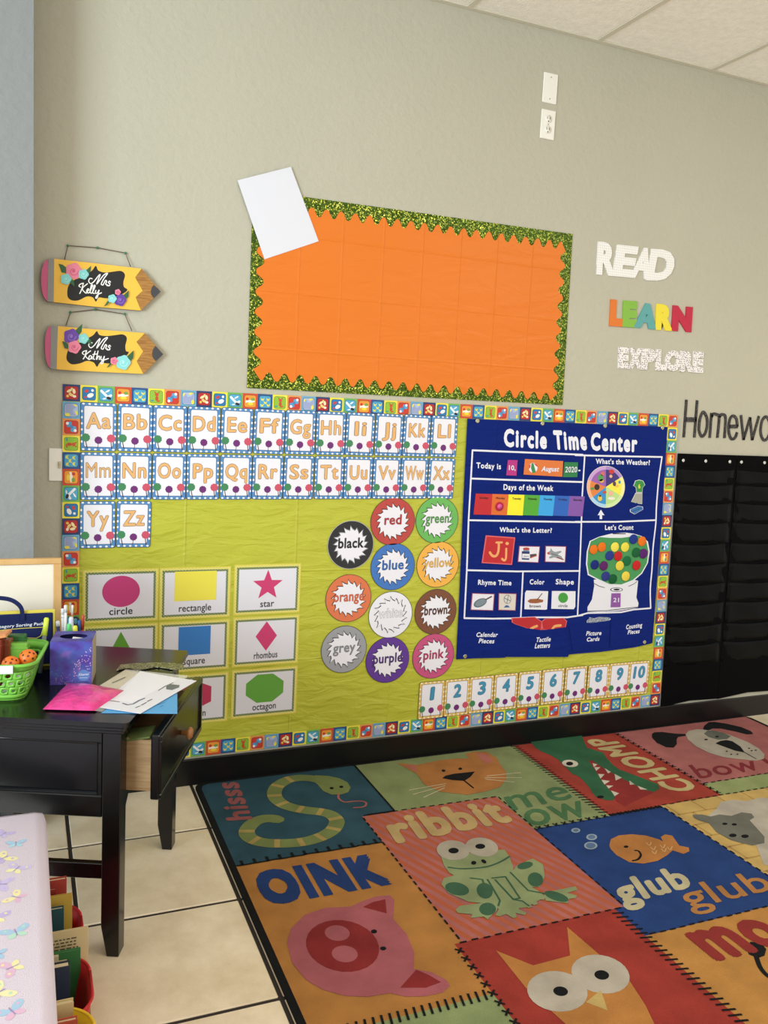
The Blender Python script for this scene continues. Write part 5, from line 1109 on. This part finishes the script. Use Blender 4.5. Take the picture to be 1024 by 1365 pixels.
# tissue box
tbx = thing('tissue_box', 'purple and blue flowered tissue box with a torn oval top opening', 'tissue box', (0.136, -0.620, TZ), radians(-10))
def floral():
    m = bpy.data.materials.new('purple_floral_card'); m.use_nodes = True; nt = m.node_tree; b = nt.nodes['Principled BSDF']; b.inputs['Roughness'].default_value = 0.45
    tc = nt.nodes.new('ShaderNodeTexCoord'); n = nt.nodes.new('ShaderNodeTexNoise'); n.inputs['Scale'].default_value = 22; n.inputs['Detail'].default_value = 5
    nt.links.new(tc.outputs['Object'], n.inputs['Vector']); cr = nt.nodes.new('ShaderNodeValToRGB'); e = cr.color_ramp.elements
    e[0].position = 0.3; e[0].color = lin('2A2368'); e[1].position = 0.72; e[1].color = lin('7A5CB4'); x = e.new(0.45); x.color = lin('4A3A9A'); x = e.new(0.58); x.color = lin('3F55A8')
    nt.links.new(n.outputs[0], cr.inputs[0]); nt.links.new(cr.outputs[0], b.inputs['Base Color']); return m
S, HB = 0.113, 0.126; h2 = S/2; fm = floral(); side_m = mat('kraft_side', 'A89A82', 0.6, var=0.1, scale=60)
m = MB(); m.recalc = False
m.add([(-h2, -h2, 0), (h2, -h2, 0), (h2, -h2, HB), (-h2, -h2, HB)], [[0, 1, 2, 3]], fm); m.add([(h2, -h2, 0), (h2, h2, 0), (h2, h2, HB), (h2, -h2, HB)], [[0, 1, 2, 3]], side_m)
m.add([(h2, h2, 0), (-h2, h2, 0), (-h2, h2, HB), (h2, h2, HB)], [[0, 1, 2, 3]], fm); m.add([(-h2, h2, 0), (-h2, -h2, 0), (-h2, -h2, HB), (-h2, h2, HB)], [[0, 1, 2, 3]], side_m)
m.add([(-h2, -h2, 0.001), (h2, -h2, 0.001), (h2, h2, 0.001), (-h2, h2, 0.001)], [[0, 1, 2, 3]], side_m)
n = 32; out = []; inn = []
for k in range(n):
    a_ = 2*pi*k/n; c_, s_ = cos(a_), sin(a_); q = h2/max(abs(c_), abs(s_)); out.append((q*c_, q*s_, HB)); inn.append((0.038*c_, 0.026*s_, HB))
m.add(out+inn, [[k, (k+1) % n, n+(k+1) % n, n+k] for k in range(n)], fm)
o = m.build('box', tbx)
a = Art('wall', h2+0.0003); rf = random.Random(5)
for k in range(60): 
    x = rf.uniform(0.008, h2-0.003); z = 0.02+rf.random()**1.3*0.065*(0.4+x/h2)
    a.ell(x, z+0.005, 0.0016, 0.0012, ink('D9B4D0'), n=6, rot=rf.uniform(0, 90))
for k in range(90): a.ell(rf.uniform(-h2+0.003, h2-0.003), rf.uniform(0.003, 0.05)*rf.random()+0.003, 0.0009, 0.0009, ink('B99ABF'), n=5)
a.build('flower_print', tbx)
a = Art('wall', h2+0.0006); a.ell(0.034, 0.027, 0.0165, 0.0165, ink('5E86C8')); a.text('Kleenex', (0.0205, 0.026), (0.048, 0.028), (0.0215, 0.0325), wl, 1, bold=0.01, shear=0.2); a.stroke([(0.024, 0.020), (0.044, 0.020)], 0.001, wl, 1); a.build('round_logo', tbx)
m = MB(); m.box(-0.02, 0.03, -0.012, 0.006, 0.06, HB-0.004, paper_m, 0.001, Matrix.Rotation(radians(8), 4, 'Y')); m.build('tissue', tbx)
# pen cup behind the tissue box
cup = thing('pen_cup', 'black pen cup hidden behind the tissue box holding markers', 'pen cup', (0.136, -0.500, TZ))
m = MB(); m.lathe([(0.036, 0), (0.040, 0.095), (0.037, 0.095), (0.034, 0.004)], (0, 0, 0), plastic('1A1A1E', 0.5), 24); m.build('cup', cup)
def pen(label, cat, name, p0, p1, r, body, cap=None, cf=0.3, tipc=None):
    """stick from p0 to p1 (world), cap covers the upper part"""
    p0, p1 = Vector(p0), Vector(p1); t = thing(name, label, cat, p0); d = p1-p0; q = Vector((0, 0, 0)); e = d*(1-cf)
    m = MB(); m.tube([q, e], r, body if not isinstance(body, str) else plastic(body), 10); m.build('barrel', t)
    m = MB(); m.tube([e, e+d*cf*0.92, d], [r*1.12, r*1.12, r*0.75], plastic(cap or body) if isinstance(cap or body, str) else (cap or body), 10); m.build('cap', t)
    return t
def cp(dx, dy=0): return (0.136+dx, -0.500+dy, TZ+0.006)
def pz(px, py, y=-0.5): q = WP(Bc(px, py), y); return (q[0], y, q[1])
stripe = checks('black_white_stripes', 'D8D8DC', '24242C', 'sp')
pen('white marker standing tallest in the cup behind the tissue box', 'marker', 'marker', cp(-0.018, 0.0), pz(598, 318), 0.0045, 'E4E4E8', 'D4D4DA', 0.12)
pen('black and white patterned pencil left in the pen cup', 'pencil', 'pencil', cp(-0.024, 0.008), pz(570, 350), 0.0045, stripe, stripe, 0.1)
pen('orange paintbrush with a white tip in the pen cup', 'paintbrush', 'paintbrush', cp(-0.004, 0.012), pz(660, 318, -0.488), 0.003, 'D9803A', 'EFEFEF', 0.16)
pen('clear white capped marker in front of the orange paintbrush', 'marker', 'marker', cp(0.0, -0.01), pz(648, 425, -0.51), 0.0065, 'B9C0D4', 'C9CFDE', 0.5)
pen('navy marker with a white tip at the left of the pen cup', 'marker', 'marker', cp(-0.030, -0.006), pz(525, 462), 0.005, '1E2A58', 'E2E2EA', 0.12)
pen('green highlighter low in the pen cup', 'highlighter', 'highlighter', cp(-0.010, -0.018), pz(628, 488, -0.515), 0.006, '4FC26A', '5ACB74', 0.4)
pen('yellow highlighter low in the pen cup', 'highlighter', 'highlighter', cp(0.012, -0.018), pz(683, 505, -0.515), 0.0065, 'E4E24A', 'E4E24A', 0.4)
pen('blue marker standing right in the pen cup', 'marker', 'marker', cp(0.020, 0.0), pz(722, 450), 0.005, '2F6AA8', '2A5A98', 0.5)
pen('red pencil farthest right in the pen cup', 'pencil', 'pencil', cp(0.028, 0.004), pz(757, 408), 0.0042, 'A83A2C', 'B8402E', 0.3)
t = thing('scissors', 'black handled scissors standing in the pen cup', 'scissors', cp(0.006, 0.006))
m = MB(); q = Vector(pz(690, 445))-Vector(cp(0.006, 0.006)); m.tube([(0, 0, 0), (q.x, q.y, q.z-0.02)], 0.003, plastic('8A8A90'), 6); m.build('blades', t)
m = MB(); m.tube([(q.x+0.008*cos(a_), q.y, q.z-0.006+0.012*sin(a_)) for a_ in [2*pi*k/12 for k in range(13)]], 0.003, plastic('17171A'), 6); m.build('handle', t)
# green basket
bsk = thing('green_basket', 'lime green plastic basket with round holes on the desk', 'basket', (-0.098, -0.668, TZ+0.0022), radians(-10))
bg = plastic('7DC84A', 0.4)
def per(s, hw, hd, r):           # point on rounded rectangle at arc length fraction
    pts = rrect(2*hw, 2*hd, r, 6); n = len(pts); L = [0]
    for i in range(n): L.append(L[-1]+hypot(pts[(i+1) % n][0]-pts[i][0], pts[(i+1) % n][1]-pts[i][1]))
    s = (s % 1.0)*L[-1]
    for i in range(n):
        if L[i+1] >= s: f_ = (s-L[i])/(L[i+1]-L[i]); a_, b_ = pts[i], pts[(i+1) % n]; return (a_[0]+(b_[0]-a_[0])*f_, a_[1]+(b_[1]-a_[1])*f_)
    return pts[0]
BHt = 0.104
def bp(s, z): f_ = z/BHt; q = per(s, 0.118+0.030*f_, 0.088+0.030*f_, 0.035+0.006*f_); return (q[0], q[1], z)
m = MB(); N = 36; rows = [(0.014, 0.0365), (0.0365, 0.059), (0.059, 0.0815)]; k8 = 8
for ri, (z0, z1) in enumerate(rows):
    for c_ in range(N):
        s0, s1 = (c_+0.5*(ri % 2))/N, (c_+1+0.5*(ri % 2))/N; sc_, zc_ = (s0+s1)/2, (z0+z1)/2; rr_ = 0.28 if (c_+ri) % 2 else 0.20
        o8 = []; i8 = []
        for k in range(8):
            a_ = 2*pi*k/8; ux, uz = cos(a_), sin(a_); q = 0.5/max(abs(ux), abs(uz)); o8.append(bp(sc_+q*ux*(s1-s0), zc_+q*uz*(z1-z0))); i8.append(bp(sc_+rr_*ux*(s1-s0), zc_+rr_*uz*(z1-z0)))
        m.add(o8+i8, [[k, (k+1) % 8, 8+(k+1) % 8, 8+k] for k in range(8)], bg, True)
def band(z0, z1, off0=0, off1=0):
    vs = []; fs = []; n = N*2
    for i in range(n):
        for (z, of) in ((z0, off0), (z1, off1)): p = Vector(bp(i/n, z)); dn = Vector((p.x, p.y, 0)).normalized()*of; vs.append(p+dn)
    for i in range(n): j = (i+1) % n; fs.append([2*i, 2*j, 2*j+1, 2*i+1])
    m.add(vs, fs, bg, True)
band(0.0, 0.014); band(0.0815, BHt); band(BHt, BHt+0.001, 0, 0.008); band(BHt-0.008, BHt+0.001, 0.008, 0.008)
m.add([bp(i/64, 0.0005) for i in range(64)], [list(range(64))], bg); m.recalc = False
o = m.build('perforated_tub', bsk); so = o.modifiers.new('thickness', 'SOLIDIFY'); so.thickness = 0.002
a = Art('wall', 0.0); 
t_ = MB(); t_.box(-0.04, 0.098, -0.1290, -0.1275, 0.084, 0.106, paper_m, 0.0005); t_.build('white_label', bsk)
# things in the basket
def box_thing(name, label, cat, px, y, sz, mtl, rz=0, z0=0.004, part='block', tilt=0, group=None):
    q = px; t = thing(name, label, cat, (q[0], y, TZ+z0), rz, group); m = MB(); X = Matrix.Rotation(tilt, 4, 'Y')
    m.box(-sz[0]/2, sz[0]/2, -sz[1]/2, sz[1]/2, 0, sz[2], mtl, 0.0025, X); m.build(part, t)
    m = MB(); m.box(-sz[0]/2-0.001, sz[0]/2+0.001, -sz[1]/2-0.001, sz[1]/2+0.001, sz[2]*0.86, sz[2]*0.90, mtl, 0.0006, X); m.build('lid_seam', t); return t
box_thing('green_case', 'light green plastic case standing in the basket', 'plastic case', (-0.008, 0), -0.640, (0.048, 0.022, 0.118), plastic('6FA63C'), radians(-14))
box_thing('green_case', 'dark green plastic case behind the light green one', 'plastic case', (-0.014, 0), -0.605, (0.046, 0.030, 0.132), plastic('2F6A34'), radians(-14))
box_thing('red_case', 'dark red plastic case at the left in the basket', 'plastic case', (-0.060, 0), -0.650, (0.022, 0.040, 0.136), plastic('7A2A20'), radians(-14))
box_thing('red_case', 'brown red plastic case between the dark red and the green cases', 'plastic case', (-0.036, 0), -0.628, (0.018, 0.040, 0.128), plastic('8C4A30'), radians(-14))
box_thing('cream_book', 'cream and orange paperback lying across the top of the basket cases', 'book', (-0.055, 0), -0.635, (0.045, 0.06, 0.010), mat('peach_cover', 'D8925C', 0.6), radians(-14), 0.141, 'cover', radians(-12))
def ball(label, c_, r, x, y, z, holes=True):
    t = thing('plastic_ball', label, 'ball', (x, y, z-r)); m = MB(); m.sphere((0, 0, r), r, plastic(c_, 0.4), seg=20); m.build('shell', t)
    if holes:
        hm = ink('5A2410'); m = MB()
        for (th_, ph_) in ((-90, 30), (-60, 10), (-110, 0), (-75, 55), (-40, 40), (-130, 35), (-20, 10), (20, 30), (60, 20), (110, 40), (160, 20), (200, 45), (-90, -35)):
            d = Vector((cos(radians(th_))*cos(radians(ph_)), sin(radians(th_))*cos(radians(ph_)), sin(radians(ph_)))); o1 = d.orthogonal().normalized(); o2 = d.cross(o1); c0 = Vector((0, 0, r))+d*(r*1.003-0.0002)
            m.add([c0+(o1*cos(2*pi*k/10)+o2*sin(2*pi*k/10))*0.0032 for k in range(10)], [list(range(10))], hm)
        m.recalc = False; m.build('holes', t)
ball('orange perforated practice ball, left of the two in the basket', 'F07828', 0.0240, -0.030, -0.716, TZ+0.082)
ball('orange perforated practice ball, right of the two in the basket', 'F07828', 0.0245, 0.0135, -0.700, TZ+0.093)
ball('white ball low in the basket seen through a lower hole', 'E6E8EE', 0.020, -0.035, -0.728, TZ+0.022, False)
ball('white ball low in the basket at its right front corner', 'E6E8EE', 0.022, 0.002, -0.712, TZ+0.046, False)
pen('yellow highlighter standing up at the back right of the basket', 'highlighter', 'highlighter', (0.046, -0.580, TZ+0.01), pz(425, 432, -0.53), 0.0065, '7C8A8C', 'D2E84A', 0.33)
pen('light blue marker lying across the rim of the basket', 'marker', 'marker', (-0.012, -0.585, 0.722), pz(428, 655, -0.56), 0.0062, '5FB4CC', '6FC4DA', 0.3)
# pink bag
c4 = [FP(p, TZ+0.003) for p in ((57, 946), (126, 948), (166, 921), (90, 911))]
og = (sum(p[0] for p in c4)/4, sum(p[1] for p in c4)/4)
pb = thing('pink_bag', 'clear zip bag of bright pink sand in front of the tissue box', 'bag', (og[0], og[1], TZ))
def pinkm():
    m = mat('pink_glitter', 'E0388E', 0.2, bump=0.008, scale=38, coat=0.6, var=0.2, vscale=25); return m
m = MB(); n = 18; vs = []; rg = random.Random(2)
for s in (1, -1):
    for j in range(n+1):
        for i in range(n+1):
            u_, v_ = i/n, j/n; p = [(c4[0][k]*(1-u_)+c4[1][k]*u_)*(1-v_)+(c4[3][k]*(1-u_)+c4[2][k]*u_)*v_ for k in (0, 1)]
            e = (4*u_*(1-u_))**0.45*(4*v_*(1-v_))**0.5; z = 0.004+(0.021*e+0.003*e*sin(9*u_+5*v_)*cos(7*v_))*(1 if s > 0 else 0)-(0.003*e if s < 0 else 0)
            vs.append((p[0]-og[0], p[1]-og[1], z))
fs = []
for s in (0, 1):
    b_ = s*(n+1)**2
    for j in range(n):
        for i in range(n): k = b_+j*(n+1)+i; q = [k, k+1, k+n+2, k+n+1]; fs.append(q if s == 0 else q[::-1])
m.add(vs, fs, pinkm(), True); m.recalc = False; m.build('filled_bag', pb)
m = MB(); e0, e1 = Vector((c4[1][0]-og[0], c4[1][1]-og[1], 0.004)), Vector((c4[2][0]-og[0], c4[2][1]-og[1], 0.004)); dd = Vector((0.018, -0.004, -0.003)); m.add([e0, e1, e1+dd, e0+dd], [[0, 1, 2, 3]], clear_m); m.build('zip_edge', pb)
# papers
PC = crop(120, 840, 160/1024)
def sheet(name, label, cat, pts, m_, z, fn=None, th=0.0008):
    P_ = [FP(PC(*p), z) for p in pts]; og = (sum(p[0] for p in P_)/len(P_), sum(p[1] for p in P_)/len(P_)); t = thing(name, label, cat, (og[0], og[1], z-th))
    a = Art('floor', 0, og); a.slab(P_, m_, th); a.build('sheet', t)
    if fn: a = Art('floor', th+0.0002, og, xf=lambda p: FP(PC(*p), z), step=0.0002); fn(a); a.build('printed_drawing', t)
sheet('blue_sheet', 'light blue paper under the white sheets, hanging over the desk edge', 'paper', [(95, 706), (745, 711), (745, 520), (300, 560)], ink('5AA6DC'), TZ+0.0012, lambda a: (a.stroke([(575, 640), (640, 615)], 0.002, ink('2C4A6A')), a.stroke([(600, 655), (625, 642)], 0.002, ink('2C4A6A'))))
sheet('cream_sheet', 'cream sheet fanned out at the left of the white drawing sheet', 'paper', [(70, 480), (300, 338), (560, 380), (330, 560)], ink('CFC8B4'), TZ+0.0024)
def f(a):
    a.poly([(195, 600), (425, 352), (755, 416), (365, 618)], ink('ECECF2'), 0)
    g = ink('34363C'); a.poly([(650, 480), (690, 462), (765, 470), (760, 490), (700, 512), (650, 505)], ink('6A7070'), 1); a.stroke([(585, 515), (640, 480), (710, 450)], 0.003, g, 1)
    a.stroke([(280, 625), (320, 638), (370, 630), (420, 600), (465, 582)], 0.005, ink('5A6478'), 1); a.stroke([(160, 600), (200, 605), (250, 612)], 0.004, ink('7A6A52'), 1); a.stroke([(190, 450), (300, 402)], 0.003, ink('3A3A3C'), 1)
    for (p, q) in (((390, 662), (425, 648)), ((440, 640), (480, 618)), ((490, 608), (530, 590))): a.stroke([p, q], 0.0035, g, 1)
sheet('drawing_sheet', 'white laminated sheet with a small line drawing, topmost of the papers', 'paper', [(60, 655), (430, 711), (910, 432), (428, 350)], ink('E2E3EA'), TZ+0.0042, f)
sheet('clear_sleeve', 'clear plastic sleeve edge lying behind the white drawing sheet', 'sleeve', [(300, 333), (838, 388), (805, 418), (400, 375)], clear_m, TZ+0.0030)
sheet('trim_scrap', 'curved speckled border trim scrap at the back of the desk', 'trim', [(222, 345), (262, 292), (400, 280), (640, 274), (800, 290), (802, 322), (720, 336), (640, 322), (560, 312), (480, 328), (400, 342), (330, 324), (290, 325)], scrap_m, TZ+0.004, th=0.0015)
def small(a): pass

# ================================================================== BENCH WITH BUTTERFLY CLOTH
bn = thing('padded_bench', 'low bench with white butterfly print cushion in the bottom left corner', 'bench', (-0.20, -1.70, 0))
fabric = cloth('DDD3E2')
m = MB(); m.box(-0.26, 0.2535, -0.68, 0.705, 0.345, 0.452, fabric, 0.028); o = m.build('cushion', bn)
rb = random.Random(11)
pal = ['A8D2E0', 'BEB0DA', 'E8E0A8', 'B4D8C4', 'DAB2CC', 'A4C4DE', 'C6BAE0', 'E8E2B0']
def bfly(x, y, s, rot, c1, c2):
    a = Art('floor', 0.4525, step=0.0002)
    r = radians(rot); X = lambda u, v: (x+s*(u*cos(r)-v*sin(r)), y+s*(u*sin(r)+v*cos(r)))
    for sg in (1, -1):
        a.poly(catmull([X(0, 0.05*sg), X(0.5, 0.25*sg), X(0.75, 0.85*sg), X(0.3, 0.95*sg), X(-0.05, 0.45*sg)], 3, True), ink(c1), 0 if sg > 0 else 0.2)
        a.poly(catmull([X(-0.05, 0.05*sg), X(-0.2, 0.5*sg), X(-0.6, 0.6*sg), X(-0.55, 0.15*sg)], 3, True), ink(c2), 0.5+0.1*sg)
        a.ell(*X(0.42, 0.6*sg), s*0.12, s*0.12, ink(c2), 1, n=8)
    a.stroke([X(-0.35, 0), X(0.4, 0)], s*0.08, ink('9A8ABC'), 1.2); a.build('butterfly_print', bn)
for i in range(8):
    for j in range(22):
        x, y = -0.20+i*0.058+rb.uniform(-.006, .006)+(0.029 if j % 2 else 0)-0.02, -0.62+j*0.058+rb.uniform(-.006, .006)
        sz = rb.uniform(0.022, 0.029)
        if -0.21 < x < 0.200 and -0.63 < y < 0.645: bfly(x, y, sz, rb.uniform(0, 360), rb.choice(pal), rb.choice(pal))
m = MB(); m.box(-0.245, 0.235, -0.665, 0.665, 0.325, 0.346, pine, 0.003); m.build('seat_board', bn)
for x in (-0.235, 0.212):
    for y in (-0.655, 0.688): m = MB(); m.tube([(x+0.007, y+0.007, 0), (x+0.007, y+0.007, 0.346)], 0.007, mat('bench_leg_metal', '8A8A8C', 0.35, metal=0.8), 10); m.build('leg', bn)

# ================================================================== BOOK BINS AND BOOKS
def tub(name, label, y0, y1, col, x1=0.128, x0=-0.13, H=0.235):
    t = thing(name, label, 'book bin', ((x0+x1)/2, (y0+y1)/2, 0.0005)); hw, hd = (x1-x0)/2, (y1-y0)/2; m = MB(); n = 48; P_ = plastic(col, 0.35)
    vs = []; prof = [(-0.020, 0.0, 0), (-0.012, 0.05, 0), (-0.002, H*0.8, 0), (0.004, H, 0)]
    for (of, z, _) in prof:
        r = rrect(2*(hw+of), 2*(hd+of*0.4), min(hd*0.75, 0.075), 11)
        for (x, y) in r:
            dip = 0.030*max(0, 1-abs(y)/hd)*(1 if abs(x) < hw*0.85 else 0)*(z/H)
            vs.append((x, y, z))
    nn = len(r); fs = [[b_*nn+k, b_*nn+(k+1) % nn, (b_+1)*nn+(k+1) % nn, (b_+1)*nn+k] for b_ in range(len(prof)-1) for k in range(nn)]
    fs.append(list(range(nn))[::-1]); m.add(vs, fs, P_, True); m.recalc = False; o = m.build('tub', t); so = o.modifiers.new('thickness', 'SOLIDIFY'); so.thickness = 0.003; so.offset = -1
    m = MB(); rim = rrect(2*(hw+0.004), 2*(hd+0.0016), min(hd*0.75, 0.075), 11); m.tube([(x, y, H) for (x, y) in rim]+[(rim[0][0], rim[0][1], H)], 0.0035, P_, 6); m.build('rim', t)
tub('red_book_bin', 'red plastic book bin under the desk stretcher, farthest back', -1.215, -1.015, 'C0232A', H=0.20)
tub('red_book_bin', 'red plastic book bin in front of the far red one', -1.455, -1.235, 'C0232A', x1=0.134, H=0.20)
tub('yellow_book_bin', 'yellow plastic book bin at the bottom edge of the photo', -1.720, -1.475, 'E6BE22', x1=0.126, H=0.245)
def book(label, x0, x1, y, zt, th, col, tilt=6, z0=0.012, pages=True, rot=0, spine=True, fn=None, name='book'):
    t = thing(name, label, 'book', ((x0+x1)/2, y, z0), radians(rot), 'picture books in the bins'); w_ = x1-x0; h_ = zt-z0; X = Matrix.Rotation(radians(-tilt), 4, 'X')
    cm_ = mat('cover_'+col, col, 0.5); m = MB()
    m.box(-w_/2, w_/2, 0, 0.0018, 0, h_, cm_, 0.0004, X); m.box(-w_/2, w_/2, th-0.0018, th, 0, h_, cm_, 0.0004, X); m.box(-w_/2, -w_/2+0.002, 0, th, 0, h_, cm_, 0.0004, X); m.build('cover', t)
    m = MB(); m.box(-w_/2+0.003, w_/2-0.003, 0.0019, th-0.0019, 0.003, h_-0.004, mat('page_edges', 'D8CBA6', 0.8), 0, X); m.build('pages', t)
    if fn: fn(t, w_, h_, X)
    return t
book('brick red hardback farthest back in the bins', -0.10, 0.099, -1.085, 0.296, 0.016, 'A33A30', 3)
book('darker red hardback in front of the brick red one', -0.10, 0.074, -1.118, 0.292, 0.012, '8A2822', 3)
book('mustard yellow paperback in the far bin', -0.09, 0.109, -1.142, 0.287, 0.008, 'B89A3E', 3)
book('dark teal hardback in the far bin', -0.10, 0.089, -1.172, 0.273, 0.014, '1F4A52', 3)
def lines(t, w_, h_, X):
    a = Art('wall', 0.0004, step=0.0002); r = random.Random(4)
    for k in range(11):
        z = h_-0.022-k*0.0078; x = w_/2-0.096 if k else w_/2-0.09
        while x < w_/2-0.024: l = r.uniform(0.004, 0.012); a.rect(x, min(x+l, w_/2-0.022), z, z+0.0032, ink('5A5040')); x += l+0.003
    a.v = [tuple(X @ Vector(v)) for v in a.v]; a.build('text_print', t)
book('open cream page of printed text, tallest book in the middle', -0.09, 0.139, -1.236, 0.262, 0.006, 'D2BE92', 0, fn=lines)
book('green paperback behind the navy book', -0.09, 0.120, -1.262, 0.236, 0.008, '3C7A46', -3)
book('cream thin book in the near red bin', -0.10, 0.072, -1.318, 0.252, 0.007, 'CFC2A2', 2)
book('pale tan thin book in the near red bin', -0.10, 0.088, -1.345, 0.254, 0.008, 'BFAE8A', 2)
book('navy blue hardback in the near red bin', -0.10, 0.092, -1.396, 0.274, 0.022, '1E2C44', 3)
book('cream edged book in the yellow bin', -0.10, 0.094, -1.500, 0.264, 0.016, 'D6C08E', 3, z0=0.02)
book('cream and red covered book in the yellow bin', -0.10, 0.099, -1.545, 0.258, 0.014, 'B8553E', 3, z0=0.02)
